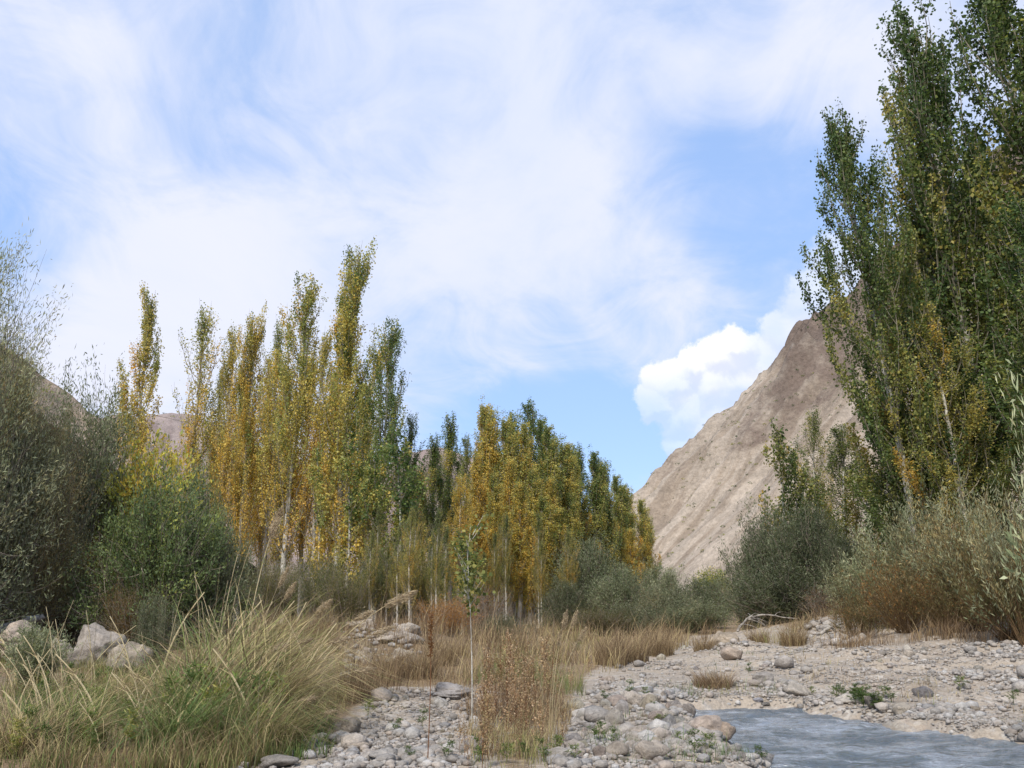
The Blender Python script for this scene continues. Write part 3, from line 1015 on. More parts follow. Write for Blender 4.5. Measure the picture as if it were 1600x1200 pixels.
# ------------------------------------------------------------------ shrubs
def shrub_meshes(name, H, Wd, stems, nleaf, leaf, aspect, seed, mat, bark=BROWN_BARK, bare=.12, ball=.5, gold=(.4, .12), align=.6, stem_r=.03, twigs=7, sig=.10, lean=0.0, low=.55):
    """stems fan out from the base; ball=1 fills a round crown, ball=0 keeps to a loose upright fan"""
    rng = np.random.default_rng(seed)
    st, fo = Soup(), Soup()
    segs = []
    for k in range(stems):
        az = rng.random() * 6.283
        out = math.sqrt(rng.random())
        r = Wd / 2 * out
        hz = H * (rng.uniform(low, 1.0) * (1 - .45 * ball * out ** 2) if ball < .9 else math.sqrt(max(.04, 1 - out ** 2)) * rng.uniform(.72, 1.03))
        tt = np.linspace(0, 1, 7)
        b0 = np.array([math.cos(az), math.sin(az), 0]) * Wd * .06 * rng.random()
        path = b0 + np.stack([math.cos(az) * r * tt ** .9 + lean * hz * tt ** 2, math.sin(az) * r * tt ** .9, hz * (tt ** (1 - .25 * out * ball))], -1)
        path += np.cumsum(rng.normal(size=(7, 3)) * H * .010, 0)
        path[0, 2] = -.05
        add_tube(st, path, np.linspace(stem_r, stem_r * .2, 7) * rng.uniform(.6, 1.2), 5)
        g = rng.normal() * gold[1] + gold[0]
        segs.append((path, g, hz * .6, bare))
        for q in range(twigs):
            q0 = rng.uniform(max(bare, .12), .98)
            s_ = np.array([np.interp(q0, tt, path[:, c]) for c in range(3)])
            l2 = H * rng.uniform(.10, .26)
            d2 = unit(path[-1] - path[0] + rng.normal(size=3) * np.linalg.norm(path[-1]) * (.35 + .4 * ball))
            t2 = np.linspace(0, 1, 4)
            tw = s_ + d2 * (l2 * t2)[:, None] + np.array([0, 0, 1]) * (l2 * .25 * t2 ** 2)[:, None]
            add_tube(st, tw, np.linspace(stem_r * .3, stem_r * .08, 4), 3)
            segs.append((tw, g + rng.normal() * .06, l2, 0.0))
    w = np.array([s_[2] * (.45 + s_[0][-1, 2] / H) for s_ in segs]) * rng.gamma(1.5, 1, len(segs))
    cnt = rng.multinomial(nleaf, w / w.sum())
    P, A, C = [], [], []
    for (path, g, L, b), n in zip(segs, cnt):
        if not n:
            continue
        t = b + (1 - b) * rng.beta(1.6, 1.0, n)
        ti = np.linspace(0, 1, len(path))
        c = np.stack([np.interp(t, ti, path[:, k]) for k in range(3)], -1) + rng.normal(size=(n, 3)) * sig
        d = unit(path[-1] - path[-2])
        P.append(c)
        A.append(d * align * 2 + rng.normal(size=(n, 3)) * (1.4 - align))
        C.append(np.stack([rng.random(n), g + rng.normal(size=n) * .06, rng.random(n)], -1))
    P = np.concatenate(P)
    P[:, 2] = np.maximum(P[:, 2], .02)
    add_leaves(fo, P, np.concatenate(A), leaf * rng.uniform(.6, 1.3, len(P)), aspect, rng, np.concatenate(C))
    return st.mesh(name + '_stems', bark), fo.mesh(name + '_foliage', mat), H, Wd


SV = {'olive': shrub_meshes('olive', 8, 5.0, 74, 66000, .14, .20, 21, GREY, bare=.38, ball=1, gold=(.42, .15), stem_r=.04, twigs=14, sig=.2),
      'airy': shrub_meshes('airy', 7, 3.0, 34, 16000, .12, .30, 22, GREY, bare=.45, ball=.6, gold=(.34, .08), stem_r=.035, twigs=10, sig=.12),
      'dense': shrub_meshes('dense', 4, 4.2, 100, 36000, .095, .42, 23, DARK, bare=.2, ball=1, gold=(.36, .10), stem_r=.03, twigs=12, sig=.12),
      'yellow': shrub_meshes('yellow', 5, 3.6, 70, 16000, .14, .55, 24, DARK, bare=.35, ball=1, gold=(.66, .16), stem_r=.04, twigs=10, sig=.13),
      'grey_ball': shrub_meshes('grey_ball', 4, 4.4, 90, 26000, .13, .28, 25, GREY, bare=.15, ball=1, gold=(.34, .12), stem_r=.03, twigs=11, sig=.15),
      'grey_low': shrub_meshes('grey_low', 2.6, 3.2, 70, 15000, .11, .3, 26, GREY, bare=.1, ball=.8, gold=(.40, .15), stem_r=.018, twigs=9, sig=.12),
      'willow': shrub_meshes('willow', 3.4, 2.6, 60, 9000, .12, .22, 27, GREY, RED_BARK, bare=.35, ball=.3, gold=(.52, .20), align=.75, stem_r=.016, twigs=9, sig=.07, low=.3),
      'rods': shrub_meshes('rods', 2.4, 2.6, 110, 5500, .10, .22, 28, FEATHER, RED_BARK, bare=.3, ball=.35, gold=(.44, .14), align=.8, low=.3, stem_r=.010, twigs=7, sig=.06),
      'feather': shrub_meshes('feather', 2.2, 1.8, 60, 15000, .075, .16, 29, FEATHER, BROWN_BARK, bare=.15, ball=.45, gold=(.50, .10), align=.8, stem_r=.014, twigs=12, sig=.08),
      'bare': shrub_meshes('bare', 1.8, 2.2, 90, 2500, .07, .3, 30, FEATHER, BROWN_BARK, bare=.3, ball=.6, gold=(.75, .1), stem_r=.012, twigs=14, sig=.08),
      'small': shrub_meshes('small', 1.0, 1.1, 60, 9000, .065, .26, 31, GREY, bare=.05, ball=.6, gold=(.42, .12), stem_r=.010, twigs=6, sig=.05)}


def shrub(px, base_y, top_y, width_px, depth, kind, label, autumn=.5, val=1.0, name='shrub', cat='bush', group=None, rz=None):
    """shrub of a pixel width and top height at a given depth, standing on the ground there"""
    top = at(px, top_y, depth)
    zg = float(ground_z(top[0], depth)) - .03
    st, fo, H, Wd = SV[kind]
    w = width_px / F_PX * depth / Wd
    h = (top[2] - zg) / H
    t = thing(name, label, cat, (top[0], depth, zg), rz if rz is not None else random.uniform(0, 6.28), (w, w, h), group)
    link('stems', st, t)
    f = link('foliage', fo, t)
    f.color = (autumn, val, 1, 1)
    return t


random.seed(9)
for a in (
    (-30, 975, 425, 230, 24, 'olive', 'tall grey-green willow thicket filling the edge by the dirt slope', .66, 1.15, 'willow_tree', 'tree'),
    (-95, 975, 440, 220, 22, 'olive', 'grey willow cut off by the edge of the picture beside the tall thicket', .58, 1.15, 'willow_tree', 'tree'),
    (5, 975, 490, 140, 25, 'olive', 'leafy grey-green willow just inside the edge, in front of the tall thicket', .66, 1.15, 'willow_tree', 'tree'),
    (42, 975, 575, 105, 25.5, 'olive', 'smaller grey willow stepping down from the tall thicket towards the airy one', .80, 1.05, 'willow_tree', 'tree'),
    (148, 970, 556, 120, 28, 'airy', 'airy thin-leaved willow with an open head against the sky', .44, 1.0, 'willow_tree', 'tree'),
    (80, 975, 650, 125, 26, 'olive', 'brownish twiggy willow between the tall thicket and the dark round bush', .86, 1.0, 'willow_tree', 'tree'),
    (238, 960, 684, 150, 29, 'yellow', 'round yellow-green tree rising behind the dark bush', .60, 1.1, 'bushy_tree', 'tree'),
    (318, 960, 735, 90, 33, 'dense', 'green bushy tree beside the round yellow-green one', .50, .9, 'bushy_tree', 'tree'),
    (262, 990, 752, 205, 26, 'dense', 'large round dark green bush behind the pale boulders', .44, 1.15, 'bush', 'bush'),
    (335, 985, 800, 120, 27, 'grey_ball', 'grey-green bush leaning out beside the large dark round bush', .42, .85, 'bush', 'bush'),
    (143, 985, 868, 85, 27, 'feather', 'feathery olive-brown bush between willow stems and dark round bush', .48, .95, 'tamarisk_bush', 'bush'),
    (215, 1000, 905, 90, 25, 'feather', 'low russet feathery bush below the dark round bush', .56, .8, 'tamarisk_bush', 'bush'),
    (100, 990, 905, 90, 27, 'bare', 'bare grey-brown twiggy bush in front of the willow stems', .5, .8, 'twiggy_bush', 'bush'),
    (5, 985, 890, 130, 32, 'grey_ball', 'dull bush behind the logs, under the tall willow thicket', .5, .8, 'bush', 'bush'),
    (90, 985, 900, 120, 33, 'grey_ball', 'dull bush behind the willow stems', .56, .8, 'bush', 'bush'),
    (62, 1055, 978, 85, 18, 'small', 'small silvery sage bush in front of the grey boulder', .46, 1.1, 'sage_bush', 'bush'),
    (250, 1000, 925, 60, 21, 'grey_low', 'low dark bush at the foot of the large round bush', .40, .7, 'bush', 'bush'),
    (606, 985, 845, 75, 42, 'feather', 'green feathery bush among the poplar stems', 0.12, 1.30, 'tamarisk_bush', 'bush'),
    (545, 985, 878, 90, 41, 'feather', 'mixed green and brown feathery bush under the tallest poplar', 0.26, 1.23, 'tamarisk_bush', 'bush'),
    (500, 985, 862, 70, 43, 'feather', 'dull green feathery bush right of the two white trunks', 0.14, 1.16, 'tamarisk_bush', 'bush'),
    (430, 985, 868, 80, 40, 'feather', 'brown green feathery bush left of the two white trunks', 0.28, 1.16, 'tamarisk_bush', 'bush'),
    (640, 980, 880, 60, 44, 'feather', 'olive feathery bush left of the orange bush', 0.22, 1.16, 'tamarisk_bush', 'bush'),
    (350, 975, 905, 110, 62, 'dense', 'green and yellow bush deep between the golden poplars, behind the grey-green bush', .58, 1.15, 'bush', 'bush'),
    (470, 975, 900, 110, 64, 'dense', 'green and yellow bush deep behind the two white trunks', .58, 1.15, 'bush', 'bush'),
    (570, 975, 895, 120, 64, 'dense', 'green and yellow bush deep behind the tallest golden poplar', .58, 1.15, 'bush', 'bush'),
    (660, 975, 880, 110, 66, 'dense', 'green and yellow bush deep behind the orange bush', .58, 1.15, 'bush', 'bush'),
    (735, 975, 875, 110, 72, 'dense', 'green and yellow bush deep behind the slim white sapling', .58, 1.15, 'bush', 'bush'),
    (800, 975, 880, 110, 76, 'dense', 'green and yellow bush in the shade behind the bare trunks of the middle stand', .58, 1.15, 'bush', 'bush'),
    (865, 975, 870, 110, 80, 'dense', 'green and yellow bush in the shade behind the tall grey-green oleaster', .58, 1.15, 'bush', 'bush'),
    (697, 1015, 930, 85, 31, 'feather', 'bright orange feathery bush below the narrow green poplars', .86, 1.1, 'tamarisk_bush', 'bush'),
    (752, 1015, 915, 95, 33, 'bare', 'dark purple-brown leafless bush beside the orange bush', .6, .5, 'twiggy_bush', 'bush'),
    (790, 1012, 960, 70, 32, 'grey_low', 'low dark green bush at the front of the middle stand', .36, .6, 'bush', 'bush'),
    (925, 990, 838, 130, 54, 'grey_ball', 'tall grey-green oleaster in front of the middle stand', .40, .9, 'oleaster_bush', 'bush'),
    (880, 1000, 905, 80, 50, 'grey_ball', 'dark green oleaster half under the middle stand', .30, .75, 'oleaster_bush', 'bush'),
    (975, 1000, 885, 110, 50, 'grey_ball', 'rounded silver-green oleaster right of the tall one', .46, 1.0, 'oleaster_bush', 'bush'),
    (1025, 990, 880, 85, 56, 'grey_ball', 'silvery oleaster at the foot of the scree', .50, 1.1, 'oleaster_bush', 'bush'),
    (1040, 995, 910, 90, 47, 'grey_low', 'brown tinged oleaster between the silvery ones', .62, .75, 'oleaster_bush', 'bush'),
    (1095, 990, 902, 95, 50, 'grey_ball', 'blue-green oleaster beside the big dark one', .40, .85, 'oleaster_bush', 'bush'),
    (1112, 985, 888, 60, 75, 'yellow', 'small yellow bush behind the blue-green oleaster', .44, 1.0, 'bush', 'bush'),
    (1080, 990, 935, 100, 44, 'grey_low', 'low grey-green bush at the edge of the dry grass', .44, .85, 'bush', 'bush'),
    (990, 1000, 940, 90, 43, 'grey_low', 'low dark grey bush in front of the rounded oleaster', .40, .7, 'bush', 'bush'),
    (945, 1005, 945, 90, 42, 'feather', 'yellow-green feathery bush at the edge of the pool', .30, .8, 'tamarisk_bush', 'bush'),
    (1200, 965, 790, 130, 40, 'grey_ball', 'big dark oleaster nearest the scree', .36, .85, 'oleaster_bush', 'bush'),
    (1265, 965, 785, 150, 38, 'grey_ball', 'big dark oleaster under the small green poplars', .32, .75, 'oleaster_bush', 'bush'),
    (1165, 965, 850, 80, 41, 'grey_low', 'grey-green oleaster at the hill side of the big dark ones', .46, .9, 'oleaster_bush', 'bush'),
    (1235, 970, 880, 190, 37, 'grey_ball', 'low spreading dark green bush over the fallen branch', .34, .7, 'oleaster_bush', 'bush'),
    (1310, 965, 838, 90, 37, 'grey_ball', 'dark green bush between the oleasters and the willows', .36, .8, 'oleaster_bush', 'bush'),
    (1290, 972, 915, 80, 35, 'bare', 'dark red-brown leafless bush under the oleasters', .8, .55, 'twiggy_bush', 'bush'),
    (1385, 1000, 815, 120, 28, 'willow', 'silvery green willow bush in front of the tall poplars', .48, 1.25, 'willow_bush', 'bush'),
    (1330, 975, 870, 80, 30, 'willow', 'pale willow bush beside the dark oleasters', .50, 1.1, 'willow_bush', 'bush'),
    (1450, 990, 775, 130, 27, 'willow', 'green willow bush with yellowing twigs below the low dark poplar', .56, 1.0, 'willow_bush', 'bush'),
    (1405, 1020, 866, 140, 24, 'rods', 'wide fan of red-brown willow rods on the bank crest', .68, .85, 'willow_bush', 'bush'),
    (1340, 1015, 925, 90, 25, 'rods', 'low brown willow rods at the end of the bank crest', .56, .8, 'willow_bush', 'bush'),
    (1510, 1005, 770, 150, 23, 'willow', 'large yellow-green willow bush with upright brown rods', .72, 1.05, 'willow_bush', 'bush'),
    (1580, 1005, 745, 150, 21, 'willow', 'dense olive willow bush at the edge of the picture', .66, 1.0, 'willow_bush', 'bush'),
    (1480, 1015, 890, 120, 23, 'rods', 'brown willow rods between the two large willow bushes', .50, .85, 'willow_bush', 'bush'),
    (1560, 1012, 860, 140, 21.5, 'rods', 'upright red-brown rods under the olive willow', .46, .85, 'willow_bush', 'bush'),
    (1460, 985, 880, 160, 30, 'grey_ball', 'dark green bush in shade behind the willow rods', .30, .7, 'bush', 'bush'),
    (1560, 985, 840, 160, 28, 'grey_ball', 'dark bush behind the olive willow', .30, .7, 'bush', 'bush'),
    (1700, 1200, 540, 230, 9.5, 'willow', 'near silvery willow whose leafy twigs reach in from the edge', .42, 1.6, 'willow_bush', 'bush'),
):
    shrub(*a)

# ------------------------------------------------------------------ stones
def stone_mesh(seed, sub=3, flat_=.62, rough=.22, ang=.5):
    rng = random.Random(seed)
    bm = bmesh.new()
    bmesh.ops.create_icosphere(bm, subdivisions=sub, radius=.5)
    off = Vector((rng.uniform(-50, 50), rng.uniform(-50, 50), rng.uniform(-50, 50)))
    planes = [(Vector((rng.gauss(0, 1), rng.gauss(0, 1), rng.gauss(0, 1))).normalized(), rng.uniform(.30, .46)) for _ in range(int(3 + 7 * ang))]
    sx, sy = rng.uniform(.85, 1.15), rng.uniform(.7, 1.0)
    for v in bm.verts:
        c = v.co.copy()
        for nrm, d in planes:                                           # broken faces
            k = c.dot(nrm) - d
            if k > 0:
                c -= nrm * k * (.9 if ang > .6 else .75)
        c *= 1 + rough * mnoise.noise(c * 2.2 + off) + rough * .35 * mnoise.noise(c * 6 + off) + rough * .15 * mnoise.noise(c * 15 + off)
        v.co = Vector((c.x * sx, c.y * sy, c.z * flat_))
    V = np.array([v.co[:] for v in bm.verts])
    Fc = np.array([[v.index for v in f.verts] for f in bm.faces])
    bm.free()
    V[:, 2] -= V[:, 2].min()
    V /= (V[:, 0].max() - V[:, 0].min())
    return V, Fc


SM = []
for i in range(10):
    V, Fc = stone_mesh(100 + i, 3, .42 + .035 * i, .30, .35 + (i % 4) / 4.6)
    SM.append((mesh_from('stone', V, Fc, STONE, np.tile((i / 10, .5, .5), (len(V), 1)), True), V[:, 2].max()))
BM = []
for i in range(4):
    V, Fc = stone_mesh(200 + i, 5, .62, .42, 1.0)
    BM.append((mesh_from('boulder', V, Fc, STONE, np.tile((.0, .5, .5), (len(V), 1)), False), V[:, 2].max()))

STONES_XY = []


def stone(px, base_y, wpx, hpx, label, group=None, name='stone', cat='stone', mesh=None, rz=None, colour=(1, 1, 1), depth=None, sink=.12):
    p = ground_hit(px, base_y) if depth is None else np.array([at(px, base_y, depth)[0], depth, 0])
    if depth is not None:
        p[2] = ground_z(p[0], p[1])
    w = wpx / F_PX * p[1]
    me, hz = mesh if mesh else random.choice(SM)
    h = hpx / F_PX * p[1] / hz / (1 - sink)
    o = link(name, me, None, (p[0], p[1] + w * .3, p[2] - h * hz * sink), (random.uniform(-.08, .08), random.uniform(-.08, .08), random.uniform(0, 6.28) if rz is None else rz), (w, w, h))
    o.color = (*colour, 1)
    STONES_XY.append((p[0], p[1], w))
    return tag(o, label, cat, group)


random.seed(21)
B_ = BM
for a in (
    (130, 1030, 108, 68, 'large pale grey boulder leaning beside the willow stems', B_[0], .3, (.80, .83, .85), 21.5),
    (188, 1055, 88, 50, 'flat-topped tan boulder in front of the large grey one', B_[1], 1.2, (.86, .80, .71), 20),
    (18, 1050, 90, 62, 'pale boulder at the edge of the picture beside the sage bush', B_[2], 2.0, (1.05, 1.0, .95), 22),
    (82, 1060, 50, 40, 'half hidden grey boulder behind the silvery sage bush', B_[3], .5, (1, 1, 1), 22.5),
    (705, 1098, 62, 24, 'long grey boulder on top of the cobble heap', B_[2], .1, (.95, .95, .97), None),
    (600, 1022, 52, 20, 'pale crumbling ledge in the upper face of the earth bank', B_[2], 1.0, (1.0, .95, .88), None),
    (570, 1034, 40, 18, 'pale rock low in the face of the earth bank', B_[0], 2.2, (1.0, .95, .88), None),
    (645, 1020, 36, 18, 'tan rock under the white one on the earth bank', B_[3], .4, (1.0, .93, .84), None),
    (1200, 1126, 14, 6, 'dark wet stone in the upper stream', SM[5], None, (.6, .6, .6), None),
    (1240, 1140, 18, 6, 'brown wet stone in the middle of the stream', SM[1], None, (.7, .62, .5), None),
    (1172, 1136, 14, 6, 'wet stone in the shallows above the pinkish cobble', SM[3], None, (.7, .66, .6), None),
    (1290, 1150, 20, 6, 'flat dark stone awash in the wide part of the stream', SM[0], None, (.55, .55, .55), None),
    (1360, 1158, 16, 5, 'low grey stone awash near the far edge of the stream', SM[2], None, (.65, .65, .65), None),
    (634, 1003, 46, 20, 'white rock on the crest of the earth bank', B_[1], .6, (1.15, 1.12, 1.05), 23.5),
    (560, 1006, 60, 18, 'crumbling pale rock at the end of the earth bank crest', B_[3], 2.6, (1.05, 1.0, .92), 24),
    (625, 1040, 50, 22, 'pale slab set in the face of the earth bank', B_[0], .2, (1.05, 1.0, .92), None),
    (1140, 1006, 84, 32, 'smooth sandy hump of rock at the far edge of the gravel', B_[1], 1.7, (1.0, .9, .76), 27.5),
    (1150, 1036, 40, 20, 'rounded pale stone on the far gravel below the sandy hump', SM[3], None, (1.1, 1.05, 1.0), None),
    (1422, 1026, 18, 16, 'small white upright stone at the foot of the brown willow rods', SM[7], None, (1.3, 1.25, 1.15), None),
    (1108, 1158, 58, 30, 'large pinkish cobble at the tip of the near bank', SM[1], None, (1.15, 1.05, .98), None),
    (1133, 1172, 42, 25, 'smooth tan cobble touching the water below the pinkish one', SM[4], None, (1.15, .98, .82), None),
    (1188, 1192, 46, 24, 'rounded tan cobble lowest along the water edge', SM[2], None, (1.08, .98, .88), None),
    (1212, 1204, 34, 26, 'pale triangular cobble cut off by the bottom edge', SM[9], None, (1.2, 1.15, 1.08), None),
    (1048, 1146, 22, 24, 'blue-grey upright cobble on the near bank', SM[8], None, (.9, .95, 1.02), None),
    (1250, 1113, 42, 18, 'pale flat stone on the far edge of the water', SM[0], None, (1.1, 1.08, 1.02), None),
    (1330, 1126, 38, 14, 'white slab at the water edge below the green clump', SM[0], None, (1.15, 1.1, 1.02), None),
    (1372, 1128, 30, 20, 'dark stone beside the green clump on the far edge of the water', SM[5], None, (.62, .60, .56), None),
    (1415, 1126, 32, 18, 'pale stone right of the green clump on the water edge', SM[6], None, (1.1, 1.08, 1.0), None),
    (1446, 1092, 32, 16, 'dark grey angular stone on the far gravel above the water', SM[8], None, (.62, .62, .66), None),
    (1196, 1072, 34, 18, 'grey cobble on the far gravel above the stream end', SM[6], None, (.95, .95, .95), None),
    (1115, 1068, 20, 18, 'white cobble on the far gravel behind the orange tuft', SM[9], None, (1.3, 1.28, 1.2), None),
    (990, 1106, 34, 22, 'pale block of stone at the head of the near bank', SM[7], None, (1.12, 1.08, 1.02), None),
    (966, 1108, 36, 18, 'pinkish slab left of the pale block at the head of the near bank', SM[1], None, (1.1, .98, .9), None),
    (1040, 1125, 34, 14, 'flat pale slab on the near bank behind the blue-grey cobble', SM[0], None, (1.2, 1.15, 1.05), None),
    (930, 1130, 40, 22, 'grey cobble on the near bank beside the dry weeds', SM[2], None, (1.0, 1.0, 1.0), None),
    (898, 1172, 30, 20, 'dark-bottomed grey cobble beside the dry weeds', SM[5], None, (.9, .92, .95), None),
    (1025, 1192, 50, 26, 'broad pale cobble low on the near bank', SM[3], None, (1.1, 1.06, 1.0), None),
    (965, 1186, 40, 20, 'flat beige cobble low on the near bank', SM[0], None, (1.1, 1.02, .92), None),
    (545, 1150, 40, 24, 'grey-brown cobble at the grass edge left of the heap', SM[8], None, (.95, .9, .84), None),
    (556, 1176, 44, 16, 'long pale stone below the cobble heap', SM[0], None, (1.15, 1.1, 1.02), None),
    (600, 1196, 50, 16, 'whitish slab at the bottom edge below the heap', SM[0], None, (1.2, 1.15, 1.08), None),
    (430, 1204, 62, 18, 'broad grey slab at the bottom edge under the reeds', SM[1], None, (1.0, .98, .95), None),
    (838, 1152, 14, 16, 'small grey cobble showing among the dry weeds', SM[6], None, (1.0, 1.0, 1.0), None),
    (1187, 1121, 16, 6, 'small wet stone breaking the surface of the stream', SM[2], None, (1.2, 1.2, 1.3), None),
    (1163, 1151, 14, 7, 'tan stone standing in the shallows by the near bank', SM[4], None, (1.1, .95, .8), None),
):
    big = a[5] in B_
    stone(a[0], a[1], a[2], a[3], a[4], None, 'boulder' if big else 'cobble', 'boulder' if big else 'cobble', a[5], a[6], a[7], a[8])


def in_poly(px, py, poly):
    ins = np.zeros(np.shape(px), bool)
    for (ax, ay), (bx, by) in zip(poly, poly[1:] + poly[:1]):
        c = (ay > py) != (by > py)
        ins ^= c & (px < (bx - ax) * (py - ay) / (by - ay + 1e-12) + ax)
    return ins


def pix_samples(poly, n, rng):
    p = np.array(poly, float)
    lo, hi = p.min(0), p.max(0)
    out = np.zeros((0, 2))
    while len(out) < n:
        q_ = rng.uniform(lo, hi, (n * 2, 2))
        out = np.concatenate([out, q_[in_poly(q_[:, 0], q_[:, 1], poly)]])
    return out[:n]


rng = np.random.default_rng(77)
for key, n, lab, grp, wr in (('near', 105, 'small pale cobble among many on the stony bank between dry weeds and stream', 'cobbles on the near bank', (9, 26)),
                             ('heap', 70, 'small pale cobble among many on the heap between reeds and dry weeds', 'cobbles of the heap', (6, 20)),
                             ('far', 90, 'small pale cobble among many on the wide gravel beyond the stream', 'cobbles on the far gravel', (4, 14)),
                             ('front', 12, 'small cobble among others at the bottom edge under the reeds', 'cobbles under the reeds', (10, 24))):
    for px, py in pix_samples(GRAVEL_PX[key], n, rng):
        g = ground_hit(px, py)
        if py > 1205 or water_sd(g[0], g[1]) < .1 or any(math.hypot(g[0] - a, g[1] - b) < .5 * c for a, b, c in STONES_XY):
            continue
        w = float(np.exp(rng.normal(0, .48))) * (wr[0] + wr[1]) / 2.7
        cv = rng.uniform(.85, 1.3)
        stone(px, py, w, w * rng.uniform(.42, .72), lab, grp, 'cobble', 'cobble', None, None, (cv, cv * rng.uniform(.93, .99), cv * rng.uniform(.82, .96)), None, .34)

# loose gravel nobody could count
tmpl = []
for i in range(6):
    V, Fc = stone_mesh(300 + i, 1, .6, .3, .5)
    tmpl.append((V, Fc))


def gravel(name, label, polys, size, seed):
    rng = np.random.default_rng(seed)
    s = Soup()
    for poly, n in polys:
        px = pix_samples(poly, n, rng)
        g = ground_hit(px[:, 0], px[:, 1])
        g = g[(water_sd(g[:, 0], g[:, 1]) > -.22) & (g[:, 1] < 60)]
        g = g[rng.random(len(g)) < np.clip(.72 + fbm(g[:, 0] * .55, g[:, 1] * .8, 4) * 2.0, .15, 1)]
        kind = rng.integers(0, 6, len(g))
        for t in range(6):
            p = g[kind == t]
            V, Fc = tmpl[t]
            m = len(p)
            sz = np.clip(np.exp(rng.normal(math.log(size), .62, m)), .02, .26) * np.clip(1 + 1.5 * fbm(p[:, 0] * .9 + 9, p[:, 1] * .9, 2), .6, 1.7)
            az = rng.random(m) * 6.283
            ca, sa = np.cos(az)[:, None], np.sin(az)[:, None]
            x = (V[None, :, 0] * ca - V[None, :, 1] * sa) * sz[:, None]
            y = (V[None, :, 0] * sa + V[None, :, 1] * ca) * sz[:, None] * rng.uniform(.7, 1, (m, 1))
            z = (V[None, :, 2] - .12) * sz[:, None] * rng.uniform(.7, 1.2, (m, 1))
            P = np.stack([x, y, z], -1) + p[:, None]
            Fa = (Fc[None] + np.arange(m)[:, None, None] * len(V)).reshape(-1, 3)
            s.add(P.reshape(-1, 3), None, Fa, np.repeat(np.stack([rng.random(m), rng.random(m), rng.random(m)], -1), len(V), 0))
    tag(link(name, s.mesh(name, STONE, True)), label, 'gravel', kind='stuff')


gravel('bank_gravel', 'loose pale gravel covering the near stony bank and the heap',
       [(GRAVEL_PX['near'], 8500), (GRAVEL_PX['heap'], 6500), (GRAVEL_PX['front'], 1200)], .036, 1)
gravel('far_gravel', 'loose pale gravel spread over the wide bar beyond the stream', [(GRAVEL_PX['far'], 26000)], .030, 2)
gravel('bank_rubble', 'loose rubble on the face of the earth bank', [([(540, 1000), (650, 985), (660, 1060), (540, 1065)], 420),
                                                                       ([(1270, 960), (1340, 950), (1350, 1010), (1260, 1010)], 500)], .13, 3)


# ------------------------------------------------------------------ grass
def grass(name, label, px_poly, n, h, width, green, seed, bend=(.1, .85), wind=(.0, 1.7), hvar=.35, min_w=.1, patch=.35):
    rng = np.random.default_rng(seed)
    px = pix_samples(px_poly, n, rng)
    g = ground_hit(px[:, 0], px[:, 1])
    g = g[(water_sd(g[:, 0], g[:, 1]) > min_w) & (g[:, 1] < 110)]
    m = len(g)
    pn = fbm(g[:, 0] * .8, g[:, 1] * .8, 3)
    keep_ = rng.random(m) < np.clip(.55 + pn * 2.2, .08, 1)
    g, pn = g[keep_], pn[keep_]
    m = len(g)
    hh = h * np.exp(rng.normal(0, hvar, m)) * np.clip(1 + pn, .5, 1.5)
    az = wind[0] + rng.normal(size=m) * wind[1]
    gr_ = np.clip(green + fbm(g[:, 0] * .5 + 30, g[:, 1] * .5, 3) * patch * 2.5 + rng.normal(size=m) * .09, 0, 1)
    s = Soup()
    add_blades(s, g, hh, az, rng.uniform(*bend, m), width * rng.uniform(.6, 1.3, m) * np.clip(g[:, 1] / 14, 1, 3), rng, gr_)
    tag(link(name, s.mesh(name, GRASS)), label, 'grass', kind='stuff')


grass('foreground_grass', 'tangled dry and green grass around the boulders and reeds', [(-60, 1000), (300, 992), (520, 1005), (545, 1110), (500, 1160), (440, 1195), (330, 1215), (-60, 1215)],
      46000, .24, .008, .66, 41, patch=.30)
grass('green_grass', 'fresh green grass low in the bottom corner and along the reed bed', [(-60, 1120), (120, 1090), (260, 1120), (520, 1130), (520, 1185), (330, 1215), (-60, 1215)],
      16000, .18, .010, .90, 48, patch=.12)
grass('dry_meadow_grass', 'thin tan dry grass below the earth bank', [(510, 1010), (560, 1050), (740, 1020), (745, 1085), (610, 1090), (540, 1110)],
      9000, .42, .006, .14, 42, patch=.2)
grass('tree_foot_grass', 'brown and olive grass under the poplars and bushes', [(-60, 965), (1140, 965), (1130, 1000), (1000, 1030), (950, 1060), (740, 1060), (668, 1030), (655, 992), (540, 988), (510, 1010), (-60, 1005)],
      30000, .55, .007, .26, 43, patch=.3)
grass('bank_face_grass', 'dry tan and russet grass growing between the rocks of the earth bank', [(535, 990), (655, 990), (665, 1062), (540, 1066)], 2600, .26, .006, .10, 49, patch=.25)
grass('weed_bed_grass', 'short dry and green grass between the dry weeds', [(720, 1030), (905, 1035), (915, 1100), (890, 1150), (860, 1215), (735, 1215)],
      9000, .24, .006, .34, 44, patch=.5)
grass('bank_grass', 'dry grass under the willows on the far bank', [(1120, 955), (1340, 950), (1620, 950), (1640, 1010), (1420, 1014), (1330, 1022), (1180, 1008)],
      13000, .34, .006, .18, 45, patch=.25)
grass('gravel_grass', 'sparse green grass tufts in the gravel by the stream', [(880, 1200), (920, 1105), (1010, 1090), (1080, 1108), (1145, 1165), (1215, 1205)],
      1800, .10, .006, .95, 46, patch=.2, min_w=.05)
grass('bar_grass', 'sparse green and dry grass on the far gravel', [(960, 1060), (1120, 1015), (1400, 1030), (1620, 1060), (1620, 1160), (1310, 1120), (1080, 1108)],
      2400, .10, .006, .62, 47, patch=.6)


